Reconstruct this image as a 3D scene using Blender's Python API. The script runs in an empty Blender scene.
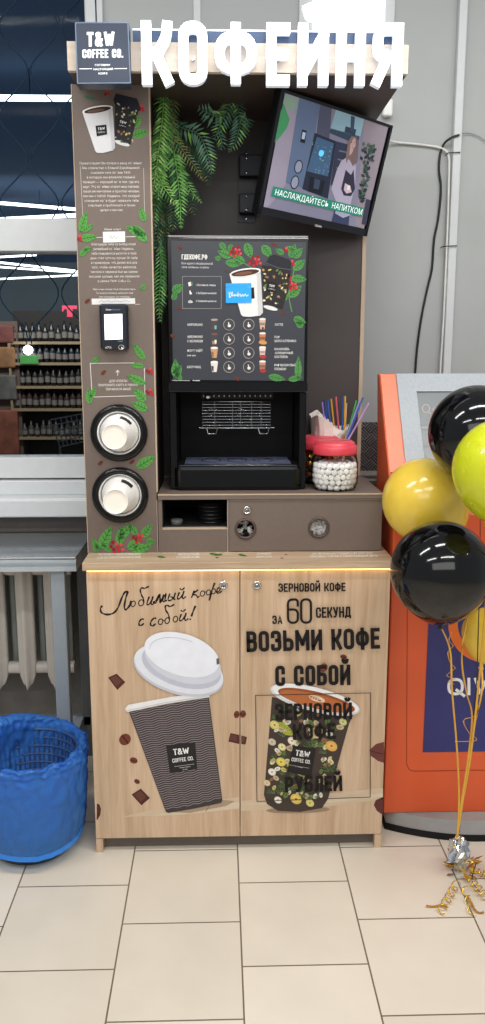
import bpy, math, random
from mathutils import Vector, Matrix
from mathutils.geometry import tessellate_polygon
random.seed(11)
SC = bpy.context.scene
COL = SC.collection
PI = math.pi
V = Vector

# ---------------------------------------------------------------- camera
CAM = V((-.0593, -2.4034, 1.5723)); PITCH = math.radians(10.831); YAW = math.radians(1.653); FPX = 821.94
cd = bpy.data.cameras.new('camera'); co = bpy.data.objects.new('camera', cd); COL.objects.link(co)
co.location = CAM; co.rotation_euler = (PI/2 - PITCH, 0, -YAW)
cd.sensor_fit = 'VERTICAL'; cd.sensor_height = 24.0; cd.lens = 24.0*FPX/1024; cd.clip_start = .05; cd.clip_end = 100
SC.camera = co

def ray(u, v):
    X = (u-242.5)/FPX; U = -(v-512)/FPX
    Y = math.cos(PITCH)+U*math.sin(PITCH); z = -math.sin(PITCH)+U*math.cos(PITCH)
    return V((X*math.cos(YAW)+Y*math.sin(YAW), -X*math.sin(YAW)+Y*math.cos(YAW), z))
def P(u, v, y):                      # the point of the upright plane at depth y
    d = ray(u, v); return CAM + d*((y-CAM.y)/d.y)
def F(u, v, z=0):                    # the point of the level plane at height z
    d = ray(u, v); return CAM + d*((z-CAM.z)/d.z)
def plane_y(y, step=.0004):
    return lambda u, v, k=0: P(u, v, y-step*k)
def plane_z(z, step=.0004):
    return lambda u, v, k=0: F(u, v, z+step*k)
def plane_any(o, n, step=.0004):
    n = n.normalized()
    def f(u, v, k=0):
        d = ray(u, v); return CAM + d*((o+n*step*k-CAM).dot(n)/d.dot(n))
    return f

# ---------------------------------------------------------------- materials
def lin(c):
    c = c/255.0
    return c/12.92 if c <= .04045 else ((c+.055)/1.055)**2.4
def rgb(c): return (lin(c[0]), lin(c[1]), lin(c[2]), 1)
MATS = {}
def M(name, col=(128,128,128), rough=.5, metal=0, emit=0, noise=.06, scale=30, bump=0, alpha=1, coat=0, spec=.5, ecol=None, sss=0):
    if name in MATS: return MATS[name]
    m = bpy.data.materials.new(name); m.use_nodes = True; nt = m.node_tree; b = nt.nodes['Principled BSDF']
    b.inputs['Roughness'].default_value = rough; b.inputs['Metallic'].default_value = metal
    b.inputs['Specular IOR Level'].default_value = spec; b.inputs['Alpha'].default_value = alpha
    b.inputs['Coat Weight'].default_value = coat
    if sss:
        b.inputs['Subsurface Weight'].default_value = sss; b.inputs['Subsurface Radius'].default_value = (.05,.05,.05)
    g = nt.nodes.new('ShaderNodeNewGeometry'); n = nt.nodes.new('ShaderNodeTexNoise'); n.inputs['Scale'].default_value = scale; n.inputs['Detail'].default_value = 3
    nt.links.new(g.outputs['Position'], n.inputs['Vector'])
    r = nt.nodes.new('ShaderNodeValToRGB'); c = rgb(col)
    r.color_ramp.elements[0].position = .3; r.color_ramp.elements[1].position = .7
    r.color_ramp.elements[0].color = tuple(x*(1-noise) for x in c[:3])+(1,); r.color_ramp.elements[1].color = tuple(min(1, x*(1+noise)) for x in c[:3])+(1,)
    nt.links.new(n.outputs['Fac'], r.inputs['Fac']); nt.links.new(r.outputs['Color'], b.inputs['Base Color'])
    if emit:
        b.inputs['Emission Color'].default_value = rgb(ecol or col); b.inputs['Emission Strength'].default_value = emit
    if bump:
        bp = nt.nodes.new('ShaderNodeBump'); bp.inputs['Strength'].default_value = bump; bp.inputs['Distance'].default_value = .01
        nt.links.new(n.outputs['Fac'], bp.inputs['Height']); nt.links.new(bp.outputs['Normal'], b.inputs['Normal'])
    MATS[name] = m; return m
def node_mat(name):
    m = bpy.data.materials.new(name); m.use_nodes = True; MATS[name] = m
    return m, m.node_tree, m.node_tree.nodes['Principled BSDF']
def ink(col): return M('print_%d_%d_%d' % col, col, rough=.6, noise=.03, spec=.22)

def wood(name, c1, c2, vertical=True, rough=.45):
    m, nt, b = node_mat(name); b.inputs['Roughness'].default_value = rough
    g = nt.nodes.new('ShaderNodeNewGeometry'); mp = nt.nodes.new('ShaderNodeMapping')
    mp.inputs['Scale'].default_value = (16,16,.9) if vertical else (.9,16,16)
    nt.links.new(g.outputs['Position'], mp.inputs['Vector'])
    n = nt.nodes.new('ShaderNodeTexNoise'); n.inputs['Scale'].default_value = 2.2; n.inputs['Detail'].default_value = 6; n.inputs['Distortion'].default_value = .7
    nt.links.new(mp.outputs['Vector'], n.inputs['Vector'])
    n2 = nt.nodes.new('ShaderNodeTexNoise'); n2.inputs['Scale'].default_value = 14; n2.inputs['Detail'].default_value = 4
    nt.links.new(mp.outputs['Vector'], n2.inputs['Vector'])
    ad = nt.nodes.new('ShaderNodeMath'); ad.operation = 'MULTIPLY_ADD'; ad.inputs[1].default_value = .35; nt.links.new(n2.outputs['Fac'], ad.inputs[0]); nt.links.new(n.outputs['Fac'], ad.inputs[2])
    r = nt.nodes.new('ShaderNodeValToRGB'); r.color_ramp.elements[0].position = .5; r.color_ramp.elements[1].position = .85
    r.color_ramp.elements[0].color = rgb(c1); r.color_ramp.elements[1].color = rgb(c2)
    nt.links.new(ad.outputs[0], r.inputs['Fac']); nt.links.new(r.outputs['Color'], b.inputs['Base Color'])
    return m

# ---------------------------------------------------------------- mesh builder (world coordinates)
BASE = {}
class MB:
    def __init__(s): s.v = []; s.f = []; s.fm = []; s.fs = []; s.mats = []
    def mi(s, m):
        if m not in s.mats: s.mats.append(m)
        return s.mats.index(m)
    def face(s, pts, m, smooth=False):
        i = len(s.v); s.v += [V(p) for p in pts]; s.f.append(tuple(range(i, i+len(pts)))); s.fm.append(s.mi(m)); s.fs.append(smooth)
    def grid(s, rows, m, closed_u=False, closed_v=False, smooth=True):
        i0 = len(s.v); nr = len(rows); nc = len(rows[0]); k = s.mi(m)
        for r in rows: s.v += [V(p) for p in r]
        for a in range(nr if closed_v else nr-1):
            for c in range(nc if closed_u else nc-1):
                s.f.append((i0+a*nc+c, i0+a*nc+(c+1)%nc, i0+((a+1)%nr)*nc+(c+1)%nc, i0+((a+1)%nr)*nc+c)); s.fm.append(k); s.fs.append(smooth)
    def box(s, x0, x1, y0, y1, z0, z1, m):
        i = len(s.v); k = s.mi(m)
        for x in (x0, x1):
            for y in (y0, y1):
                for z in (z0, z1): s.v.append(V((x, y, z)))
        for q in ((0,1,3,2),(4,6,7,5),(0,4,5,1),(2,3,7,6),(0,2,6,4),(1,5,7,3)):
            s.f.append(tuple(i+j for j in q)); s.fm.append(k); s.fs.append(False)
        return s
    def hexa(s, a, b, m):            # two quads joined into a closed block
        i = len(s.v); k = s.mi(m); n = len(a); s.v += [V(p) for p in a]+[V(p) for p in b]
        s.f.append(tuple(range(i+n-1, i-1, -1))); s.fm.append(k); s.fs.append(False)
        s.f.append(tuple(range(i+n, i+2*n))); s.fm.append(k); s.fs.append(False)
        for j in range(n):
            s.f.append((i+j, i+(j+1) % n, i+n+(j+1) % n, i+n+j)); s.fm.append(k); s.fs.append(False)
        return s
    def tube(s, path, r, m, n=8, closed=False, caps=True, flat=1):
        path = [V(p) for p in path]; rows = []; N = len(path); up = V((.13,.21,.97)).normalized()
        for j, p in enumerate(path):
            a = path[(j-1) % N] if closed or j > 0 else p; b = path[(j+1) % N] if closed or j < N-1 else p
            t = (b-a).normalized() if (b-a).length > 1e-9 else V((0,0,1))
            e1 = t.cross(up)
            if e1.length < .05: e1 = t.cross(V((1,.1,0)))
            e1.normalize(); e2 = t.cross(e1).normalized(); rr = r[j] if isinstance(r, (list, tuple)) else r
            rows.append([p+e1*(rr*math.cos(q*2*PI/n))+e2*(rr*flat*math.sin(q*2*PI/n)) for q in range(n)])
        s.grid(rows, m, closed_u=True, closed_v=closed)
        if caps and not closed:
            s.face(rows[0], m); s.face(rows[-1][::-1], m)
        return s
    def lathe(s, c, prof, m, n=32, axis=V((0,0,1)), smooth=True, wob=None):
        c = V(c); axis = V(axis).normalized(); e1 = axis.orthogonal().normalized(); e2 = axis.cross(e1)
        rows = []
        for (r, h) in prof:
            rows.append([c+axis*h+(e1*math.cos(a)+e2*math.sin(a))*max(r, 1e-5)*(wob(a, h) if wob else 1) for a in [q*2*PI/n for q in range(n)]])
        s.grid(rows, m, closed_u=True, smooth=smooth); return s
    def build(s, name, parent=None, base=None, bevel=0, label=None, cat=None, group=None, kind=None, merge=True, sub=0):
        if parent is not None: b = BASE[parent.name]
        elif base is not None: b = V(base)
        else:
            xs = [p.x for p in s.v]; ys = [p.y for p in s.v]; zs = [p.z for p in s.v]
            b = V(((min(xs)+max(xs))/2, (min(ys)+max(ys))/2, min(zs)))
        me = bpy.data.meshes.new(name); me.from_pydata([tuple(p-b) for p in s.v], [], s.f)
        for m in s.mats: me.materials.append(m)
        for p, k, sm in zip(me.polygons, s.fm, s.fs): p.material_index = k; p.use_smooth = sm
        me.update()
        o = bpy.data.objects.new(name, me); COL.objects.link(o)
        if parent is not None: o.parent = parent
        else: o.location = b
        BASE[o.name] = b
        if bevel:
            md = o.modifiers.new('bevel', 'BEVEL'); md.width = bevel; md.segments = 2; md.limit_method = 'ANGLE'
        if sub:
            md = o.modifiers.new('sub', 'SUBSURF'); md.levels = sub; md.render_levels = sub
        tag(o, label, cat, group, kind); return o
def tag(o, label=None, cat=None, group=None, kind=None):
    for k, v in (('label', label), ('category', cat), ('group', group), ('kind', kind)):
        if v: o[k] = v
    return o
def thing(name, label, cat, base, group=None):
    o = bpy.data.objects.new(name, None); COL.objects.link(o); o.location = base; o.empty_display_size = .05
    BASE[o.name] = V(base); return tag(o, label, cat, group)
def clone(o, loc, label=None, group=None, rot=None):
    c = o.copy(); COL.objects.link(c); c.location = loc
    if rot is not None: c.rotation_euler = rot
    BASE[c.name] = V(loc)
    if label: c['label'] = label
    if group: c['group'] = group
    for ch in list(o.children):
        k = ch.copy(); COL.objects.link(k); k.parent = c; BASE[k.name] = V(loc)
        for g in list(ch.children):
            h = g.copy(); COL.objects.link(h); h.parent = k; BASE[h.name] = V(loc)
    return c

# ---------------------------------------------------------------- flat plates with holes (filled 2D curve), lying in XZ
def plate(mb, outer, holes, y0, y1, m, hole_m=None):
    cu = bpy.data.curves.new('tmp', 'CURVE'); cu.dimensions = '2D'; cu.fill_mode = 'BOTH'
    for pts in [outer]+holes:
        sp = cu.splines.new('POLY'); sp.points.add(len(pts)-1); sp.use_cyclic_u = True
        for q, p in zip(sp.points, pts): q.co = (p[0], p[1], 0, 1)
    o = bpy.data.objects.new('tmp', cu); me = bpy.data.meshes.new_from_object(o)
    k = mb.mi(m)
    for y in (y0, y1):
        i = len(mb.v); mb.v += [V((q.co.x, y, q.co.y)) for q in me.vertices]
        for f in me.polygons: mb.f.append(tuple(i+j for j in f.vertices)); mb.fm.append(k); mb.fs.append(False)
    for idx, pts in enumerate([outer]+holes):
        for a, b in zip(pts, pts[1:]+pts[:1]):
            mb.face([(a[0],y0,a[1]),(b[0],y0,b[1]),(b[0],y1,b[1]),(a[0],y1,a[1])], m if idx == 0 else (hole_m or m))
    bpy.data.objects.remove(o); bpy.data.curves.remove(cu); bpy.data.meshes.remove(me)
def rect(x0, x1, z0, z1): return [(x0,z0),(x1,z0),(x1,z1),(x0,z1)]
def circ(x, z, r, n=40): return [(x+r*math.cos(2*PI*i/n), z+r*math.sin(2*PI*i/n)) for i in range(n)]

# ---------------------------------------------------------------- drawing in two dimensions
def catmull(pts, n=6, closed=False):
    out = []; N = len(pts)
    for i in range(N if closed else N-1):
        g = lambda k: pts[k % N] if closed else pts[max(0, min(N-1, k))]
        a, b, c, d = g(i-1), g(i), g(i+1), g(i+2)
        for j in range(n):
            t = j/n
            out.append(tuple(.5*((2*b[k])+(-a[k]+c[k])*t+(2*a[k]-5*b[k]+4*c[k]-d[k])*t*t+(-a[k]+3*b[k]-3*c[k]+d[k])*t**3) for k in range(len(b))))
    if not closed: out.append(tuple(pts[-1]))
    return out
def stroke2(pts, w, closed=False):
    if not isinstance(w, (list, tuple)):
        pp = [pts[0]]
        for p in pts[1:]:
            if math.hypot(p[0]-pp[-1][0], p[1]-pp[-1][1]) > 1e-5*max(1, abs(p[0])): pp.append(p)
        if closed and len(pp) > 2 and math.hypot(pp[0][0]-pp[-1][0], pp[0][1]-pp[-1][1]) < 1e-5*max(1, abs(pp[0][0])): pp.pop()
        pts = pp
    N = len(pts); L = []; R = []
    for i, p in enumerate(pts):
        a = pts[(i-1) % N] if closed or i > 0 else None; b = pts[(i+1) % N] if closed or i < N-1 else None
        d1 = d2 = None
        if a is not None:
            l = math.hypot(p[0]-a[0], p[1]-a[1]) or 1e-9; d1 = ((p[0]-a[0])/l, (p[1]-a[1])/l)
        if b is not None:
            l = math.hypot(b[0]-p[0], b[1]-p[1]) or 1e-9; d2 = ((b[0]-p[0])/l, (b[1]-p[1])/l)
        d1 = d1 or d2; d2 = d2 or d1
        n1 = (-d1[1], d1[0]); n2 = (-d2[1], d2[0]); nx, ny = n1[0]+n2[0], n1[1]+n2[1]; l = math.hypot(nx, ny)
        if l < 1e-6: nx, ny = n1; k = 1
        else:
            nx /= l; ny /= l; k = min(1.6, 1/max(.3, nx*n1[0]+ny*n1[1]))
        hw = (w[i] if isinstance(w, (list, tuple)) else w)/2*k
        L.append((p[0]+nx*hw, p[1]+ny*hw)); R.append((p[0]-nx*hw, p[1]-ny*hw))
    return [[L[i], L[(i+1) % N], R[(i+1) % N], R[i]] for i in range(N if closed else N-1)]
def roundpath(pts, closed, r0, sx, sy):
    out = []; N = len(pts)
    for i, p in enumerate(pts):
        r = (p[2] if len(p) > 2 else 0)*r0; q = (p[0]*sx, p[1]*sy)
        if r <= 0 or (not closed and i in (0, N-1)): out.append(q); continue
        a = pts[(i-1) % N]; b = pts[(i+1) % N]; a = (a[0]*sx, a[1]*sy); b = (b[0]*sx, b[1]*sy)
        la = math.hypot(a[0]-q[0], a[1]-q[1]); lb = math.hypot(b[0]-q[0], b[1]-q[1]); rr = min(r, la/2, lb/2)
        s = (q[0]+(a[0]-q[0])*rr/la, q[1]+(a[1]-q[1])*rr/la); e = (q[0]+(b[0]-q[0])*rr/lb, q[1]+(b[1]-q[1])*rr/lb)
        for j in range(6):
            t = j/5; out.append(((1-t)**2*s[0]+2*t*(1-t)*q[0]+t*t*e[0], (1-t)**2*s[1]+2*t*(1-t)*q[1]+t*t*e[1]))
    return out
# condensed display capitals drawn as strokes: (closed, points) with x,y in 0..1 and an optional corner rounding
O_ = [(1, [(0,0,1),(0,1,1),(1,1,1),(1,0,1)])]
GL = {
 'О': (1, O_), 'O': (1, O_), '0': (1, O_),
 'К': (1, [(0, [(0,0),(0,1)]), (0, [(1,1),(.95,.8,1),(.5,.5,1),(.05,.5)]), (0, [(.45,.5),(1,0)])]),
 'Ф': (1.25, [(0, [(.5,-.04),(.5,1.04)]), (1, [(0,.17,1),(0,.86,1),(1,.86,1),(1,.17,1)])]),
 'Е': (.88, [(0, [(1,1),(0,1),(0,0),(1,0)]), (0, [(0,.52),(.85,.52)])]),
 'И': (1.05, [(0, [(0,1),(0,0)]), (0, [(.06,.16),(.94,.84)]), (0, [(1,1),(1,0)])]),
 'Й': (1.05, [(0, [(0,1),(0,0)]), (0, [(.06,.16),(.94,.84)]), (0, [(1,1),(1,0)]), (0, [(.24,1.36),(.32,1.27,1),(.68,1.27,1),(.76,1.36)])]),
 'Н': (1, [(0, [(0,0),(0,1)]), (0, [(1,0),(1,1)]), (0, [(0,.5),(1,.5)])]),
 'Я': (1, [(0, [(1,0),(1,1),(0,1,1),(0,.47,1),(1,.47)]), (0, [(.5,.47),(0,0)])]),
 'В': (1, [(0, [(0,0),(0,1),(.95,1,1),(.95,.53,1),(.1,.53)]), (0, [(.1,.53),(1,.53,1),(1,0,1),(0,0)])]),
 'З': (1, [(0, [(0,.78),(0,1,1),(.96,1,1),(.96,.53,.8),(.62,.53)]), (0, [(.62,.53),(1,.53,.8),(1,0,1),(0,0,1),(0,.22)])]),
 'Ь': (1, [(0, [(0,1),(0,0),(1,0,1),(1,.54,1),(0,.54)])]),
 'М': (1.35, [(0, [(0,0),(0,1)]), (0, [(1,0),(1,1)]), (0, [(.06,.9),(.5,.3)]), (0, [(.94,.9),(.5,.3)])]),
 'С': (1, [(0, [(1,.7),(1,1,1),(0,1,1),(0,0,1),(1,0,1),(1,.3)])]),
 'C': (1, [(0, [(1,.7),(1,1,1),(0,1,1),(0,0,1),(1,0,1),(1,.3)])]),
 'Б': (1, [(0, [(.95,1),(0,1),(0,0),(1,0,1),(1,.56,1),(0,.56)])]),
 'Р': (1, [(0, [(0,0),(0,1),(1,1,1),(1,.43,1),(0,.43)])]),
 'У': (1, [(0, [(0,1),(.52,.34)]), (0, [(1,1),(.6,.15),(.45,0,1),(.1,0)])]),
 'Л': (1.05, [(0, [(0,0),(.22,.02,.6),(.28,1),(1,1),(1,0)])]),
 'А': (1.05, [(0, [(0,0),(.5,1),(1,0)]), (0, [(.2,.25),(.8,.25)])]),
 'Н': (1, [(0, [(0,0),(0,1)]), (0, [(1,0),(1,1)]), (0, [(0,.5),(1,.5)])]),
 'Д': (1.15, [(0, [(-.05,-.12),(-.05,.03),(1.05,.03),(1.05,-.12)]), (0, [(.14,.03),(.25,1),(.88,1),(.88,.03)])]),
 'Г': (.85, [(0, [(1,1),(0,1),(0,0)])]),
 '6': (1, [(0, [(1,.74),(1,1,1),(0,1,1),(0,0,1),(1,0,1),(1,.57,1),(0,.57)])]),
 'T': (.95, [(0, [(0,1),(1,1)]), (0, [(.5,0),(.5,1)])]),
 'W': (1.5, [(0, [(0,1),(.23,.06)]), (0, [(.27,.06),(.48,.8)]), (0, [(.52,.8),(.73,.06)]), (0, [(.77,.06),(1,1)])]),
 '&': (1.1, [(0, [(1,0),(.12,.78,.6),(.12,1,.5),(.7,1,.5),(.7,.72,.6),(0,.38,.6),(0,0,.8),(.7,0,.8),(1,.45)])]),
 'F': (.85, [(0, [(1,1),(0,1),(0,0)]), (0, [(0,.52),(.85,.52)])]),
 'E': (.85, [(0, [(1,1),(0,1),(0,0),(1,0)]), (0, [(0,.52),(.85,.52)])]),
 'Q': (1.1, O_+[(0, [(.6,.25),(1.1,-.12)])]), 'I': (.3, [(0, [(.5,0),(.5,1)])]),
 '.': (.3, [(0, [(.5,.0),(.5,.01)])]), ' ': (.55, []),
}
def caps(s, x0, x1, h, t, round_=.45, gapk=.45):
    """quads of the word s in a local frame: x from x0 to x1, y from 0 (baseline) to h, stroke width t"""
    tot = sum(GL[c][0] for c in s); gap = t*gapk; w1 = (x1-x0-gap*(len(s)-1))/tot; x = x0; out = []
    for c in s:
        gw, paths = GL[c]; w = gw*w1; sx = max(w-t, w*.3); sy = h-t; q = []
        for closed, pts in paths:
            pp = roundpath(pts, closed, round_*w1, sx, sy)
            if not closed:
                for e, f in ((0, 1), (-1, -2)):
                    l = math.hypot(pp[e][0]-pp[f][0], pp[e][1]-pp[f][1]) or 1
                    pp[e] = (pp[e][0]+(pp[e][0]-pp[f][0])/l*t*.5, pp[e][1]+(pp[e][1]-pp[f][1])/l*t*.5)
            q += [[(x+(w-sx)/2+a, t/2+b) for a, b in quad] for quad in stroke2(pp, t, closed)]
        out.append(q); x += w+gap
    return out

class Art:
    """flat printed artwork on a surface: fn maps (u, v, layer) to a point of that surface"""
    def __init__(s, fn): s.fn = fn; s.mb = MB(); s.k = 1
    def poly(s, pts, col, k=None):
        k = s.k if k is None else k; m = ink(col) if isinstance(col, tuple) else col
        w = [s.fn(p[0], p[1], k) for p in pts]
        if len(w) <= 4 : s.mb.face(w, m); return
        i = len(s.mb.v); s.mb.v += w; kk = s.mb.mi(m)
        for t in tessellate_polygon([[V((p[0], p[1], 0)) for p in pts]]): s.mb.f.append(tuple(i+j for j in t)); s.mb.fm.append(kk); s.mb.fs.append(False)
    def ell(s, cx, cy, a, b, col, rot=0, n=22, k=None, arc=(0, 2*PI)):
        c, d = math.cos(rot), math.sin(rot); s.poly([(cx+a*math.cos(t)*c-b*math.sin(t)*d, cy+a*math.cos(t)*d+b*math.sin(t)*c) for t in [arc[0]+(arc[1]-arc[0])*i/n for i in range(n)]], col, k)
    def line(s, pts, w, col, closed=False, k=None, smooth=0):
        if smooth: pts = catmull(pts, smooth, closed)
        for q in stroke2(pts, w, closed): s.poly(q, col, k)
    def ring(s, cx, cy, a, b, w, col, rot=0, arc=(0, 2*PI), n=28, k=None):
        c, d = math.cos(rot), math.sin(rot); full = arc[1]-arc[0] > 6.2; N = n if full else n+1
        s.line([(cx+a*math.cos(t)*c-b*math.sin(t)*d, cy+a*math.cos(t)*d+b*math.sin(t)*c) for t in [arc[0]+(arc[1]-arc[0])*i/n for i in range(N)]], w, col, full, k)
    def caps(s, txt, x0, y0, x1, y1, h, t, col, k=None, **kw):      # baseline from (x0,y0) to (x1,y1), cap height h
        L = math.hypot(x1-x0, y1-y0); e = ((x1-x0)/L, (y1-y0)/L)
        for g in caps(txt, 0, L, h, t, **kw):
            for q in g: s.poly([(x0+a*e[0]+b*e[1], y0+a*e[1]-b*e[0]) for a, b in q], col, k)
    def text(s, txt, x0, y0, x1, y1, h, col, bold=.012, k=None, shear=0, xs=None):
        cu = bpy.data.curves.new('tmp', 'FONT'); cu.body = txt; cu.offset = bold; cu.resolution_u = 1; cu.shear = shear
        o = bpy.data.objects.new('tmp', cu); me = bpy.data.meshes.new_from_object(o)
        k = s.k if k is None else k; m = ink(col) if isinstance(col, tuple) else col
        if len(me.vertices):
            ax = min(q.co.x for q in me.vertices); bx = max(q.co.x for q in me.vertices)
            L = math.hypot(x1-x0, y1-y0); e = ((x1-x0)/L, (y1-y0)/L); fx = L/(bx-ax); fy = h/.73
            i = len(s.mb.v); kk = s.mb.mi(m)
            for q in me.vertices:
                a = (q.co.x-ax)*fx; b = q.co.y*fy; s.mb.v.append(s.fn(x0+a*e[0]+b*e[1], y0+a*e[1]-b*e[0], k))
            for f in me.polygons: s.mb.f.append(tuple(i+j for j in f.vertices)); s.mb.fm.append(kk); s.mb.fs.append(False)
        bpy.data.objects.remove(o); bpy.data.curves.remove(cu); bpy.data.meshes.remove(me)
    def leaf(s, x, y, ang, L, W, col=(86,150,70), vein=(45,95,45), k=None):
        k = s.k if k is None else k; c, d = math.cos(ang), math.sin(ang)
        T = lambda a, b: (x+a*c-b*d, y+a*d+b*c)
        up = [(0,0),(.12,.28),(.3,.48),(.5,.5),(.72,.36),(.9,.13),(1,0)]
        s.poly([T(a*L, b*W) for a, b in up]+[T(a*L, -b*W) for a, b in up[-2:0:-1]], col, k)
        s.line([T(0,0), T(L*.95,0)], max(.35, W*.06), vein, k=k+1)
        for a in (.2,.38,.56,.74):
            b = .36 if a < .7 else .2
            s.line([T(a*L,0), T((a+.13)*L, b*W)], max(.3, W*.05), vein, k=k+1); s.line([T(a*L,0), T((a+.13)*L, -b*W)], max(.3, W*.05), vein, k=k+1)
    def berries(s, x, y, n, r, spread, k=None):
        k = s.k if k is None else k
        for i in range(n):
            a = i*2.4; q = spread*math.sqrt((i+.5)/n); s.ell(x+q*math.cos(a)*1.15, y+q*math.sin(a), r*.86, r*.86, [(186,44,52),(150,26,40),(206,78,78)][i % 3], n=10, k=k+1+i % 3)
    def bean(s, x, y, a, b, rot, k=None):
        k = s.k if k is None else k
        s.ell(x, y, a, b, (112,58,44), rot, 14, k); c, d = math.cos(rot), math.sin(rot); s.line([(x-a*.9*c, y-a*.9*d),(x+b*.15*d, y+b*.15*c),(x+a*.9*c, y+a*.9*d)], max(.35, b*.22), (62,28,24), k=k+1, smooth=3)
    def build(s, name, parent, label=None): return s.mb.build(name, parent, label=label)
# ---------------------------------------------------------------- shared materials
OAK = wood('oak_laminate', (183,153,122), (208,180,151))
OAKH = wood('oak_laminate_level', (172,146,118), (200,175,148), vertical=False)
BROWN = M('brown_laminate', (112,98,89), .5, noise=.03, scale=60)
DARKBROWN = M('dark_brown_laminate', (66,58,57), .5, noise=.04)
EDGE = M('light_edge_band', (190,168,145), .5, noise=.04)
BLACK = M('black_gloss_plastic', (9,9,10), .16, noise=.1, spec=.4)
BLACKM = M('black_matte_plastic', (13,13,15), .5, noise=.1, spec=.3)
CHROME = M('brushed_steel', (200,200,200), .22, metal=1, noise=.04)
WHITE = M('white_plastic', (238,238,236), .35, noise=.02)
PVC = M('white_window_plastic', (226,229,230), .3, noise=.02)
PAPER = M('white_paper', (240,238,232), .8, noise=.03)
GREYWALL = M('grey_wall_panel', (172,175,174), .55, noise=.025, scale=6)
TRIMW = M('pale_grey_trim', (208,212,213), .45, noise=.02)
WY = .75

# ---------------------------------------------------------------- floor with staggered tiles
m, nt, b = node_mat('floor_tiles'); b.inputs['Roughness'].default_value = .33
g = nt.nodes.new('ShaderNodeNewGeometry'); sp = nt.nodes.new('ShaderNodeSeparateXYZ'); nt.links.new(g.outputs['Position'], sp.inputs[0])
def mth(op, a, b_=None, c=None):
    n = nt.nodes.new('ShaderNodeMath'); n.operation = op
    for i, x in enumerate((a, b_, c)):
        if x is None: continue
        if isinstance(x, (int, float)): n.inputs[i].default_value = x
        else: nt.links.new(x, n.inputs[i])
    return n.outputs[0]
TP, TPY = .3323, .3465
u = mth('DIVIDE', mth('ADD', sp.outputs['X'], .3381+TP*20), TP); fu = mth('FRACT', u); iu = mth('FLOOR', u)
par = mth('MODULO', iu, 2.0)
v = mth('ADD', mth('DIVIDE', mth('ADD', sp.outputs['Y'], .169+TPY*20), TPY), mth('MULTIPLY', mth('SUBTRACT', 1.0, par), -.0))
v = mth('ADD', v, mth('MULTIPLY', mth('MODULO', mth('ADD', iu, 1.0), 2.0), .5))
fv = mth('FRACT', v); iv = mth('FLOOR', v)
du = mth('MULTIPLY', mth('SUBTRACT', .5, mth('ABSOLUTE', mth('SUBTRACT', fu, .5))), TP)
dv = mth('MULTIPLY', mth('SUBTRACT', .5, mth('ABSOLUTE', mth('SUBTRACT', fv, .5))), TPY)
grout = mth('LESS_THAN', mth('MINIMUM', du, dv), .0022)
wn = nt.nodes.new('ShaderNodeTexWhiteNoise'); wn.noise_dimensions = '2D'; cb = nt.nodes.new('ShaderNodeCombineXYZ'); nt.links.new(iu, cb.inputs[0]); nt.links.new(iv, cb.inputs[1]); nt.links.new(cb.outputs[0], wn.inputs['Vector'])
ns = nt.nodes.new('ShaderNodeTexNoise'); ns.inputs['Scale'].default_value = 5; ns.inputs['Detail'].default_value = 5; nt.links.new(g.outputs['Position'], ns.inputs['Vector'])
mixv = mth('ADD', mth('MULTIPLY', wn.outputs['Value'], .35), mth('MULTIPLY', ns.outputs['Fac'], .65))
r = nt.nodes.new('ShaderNodeValToRGB'); r.color_ramp.elements[0].position = .2; r.color_ramp.elements[1].position = .8
r.color_ramp.elements[0].color = rgb((208,198,181)); r.color_ramp.elements[1].color = rgb((225,215,199)); nt.links.new(mixv, r.inputs['Fac'])
mx = nt.nodes.new('ShaderNodeMix'); mx.data_type = 'RGBA'; nt.links.new(grout, mx.inputs[0]); nt.links.new(r.outputs['Color'], mx.inputs[6]); mx.inputs[7].default_value = rgb((112,98,82))
nt.links.new(mx.outputs[2], b.inputs['Base Color'])
FLOOR = m
fl = MB(); fl.face([(-4,-5,0),(4,-5,0),(4,WY+.1,0),(-4,WY+.1,0)], FLOOR); fl.build('floor', base=(0,0,0), kind='structure')

# ---------------------------------------------------------------- back wall, window, trims
XG = -.515                               # right end of the glass
ZB = 1.187                               # bottom of the glass
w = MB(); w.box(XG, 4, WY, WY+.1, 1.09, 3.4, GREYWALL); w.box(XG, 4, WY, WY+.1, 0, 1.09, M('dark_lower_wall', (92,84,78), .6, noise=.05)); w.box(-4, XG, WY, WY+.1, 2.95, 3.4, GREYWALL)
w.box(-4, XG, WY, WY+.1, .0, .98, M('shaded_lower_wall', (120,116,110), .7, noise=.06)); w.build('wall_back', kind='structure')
w = MB(); w.box(-4, XG-.0, WY-.012, WY, 0, .10, M('grey_baseboard', (150,148,142), .5)); w.build('baseboard_back', kind='structure', bevel=.004)

win = MB()
win.box(-4, XG, WY-.005, WY+.09, 1.106, ZB, PVC)                 # bottom rail of the frame
win.box(-4, XG, WY-.03, WY+.09, 1.045, 1.1, PVC)
t0 = P(75,252,WY).z; t1 = P(75,219,WY).z
win.box(-4, XG, WY-.02, WY+.09, t0, t1, PVC)                     # transom
win.box(XG, XG+.045, WY-.02, WY+.09, ZB-.2, 2.95, TRIMW)         # jamb
wo = win.build('window_1', kind='structure', bevel=.004)
m, nt, b = node_mat('window_glass'); out = nt.nodes['Material Output']
tr = nt.nodes.new('ShaderNodeBsdfTransparent'); tr.inputs[0].default_value = (.86,.9,.94,1); gl = nt.nodes.new('ShaderNodeBsdfGlossy'); gl.inputs['Roughness'].default_value = .03
mxs = nt.nodes.new('ShaderNodeMixShader'); lw = nt.nodes.new('ShaderNodeFresnel'); lw.inputs['IOR'].default_value = 1.06
nt.links.new(lw.outputs[0], mxs.inputs[0]); nt.links.new(tr.outputs[0], mxs.inputs[1]); nt.links.new(gl.outputs[0], mxs.inputs[2]); nt.links.new(mxs.outputs[0], out.inputs[0])
GLASS = m
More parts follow.
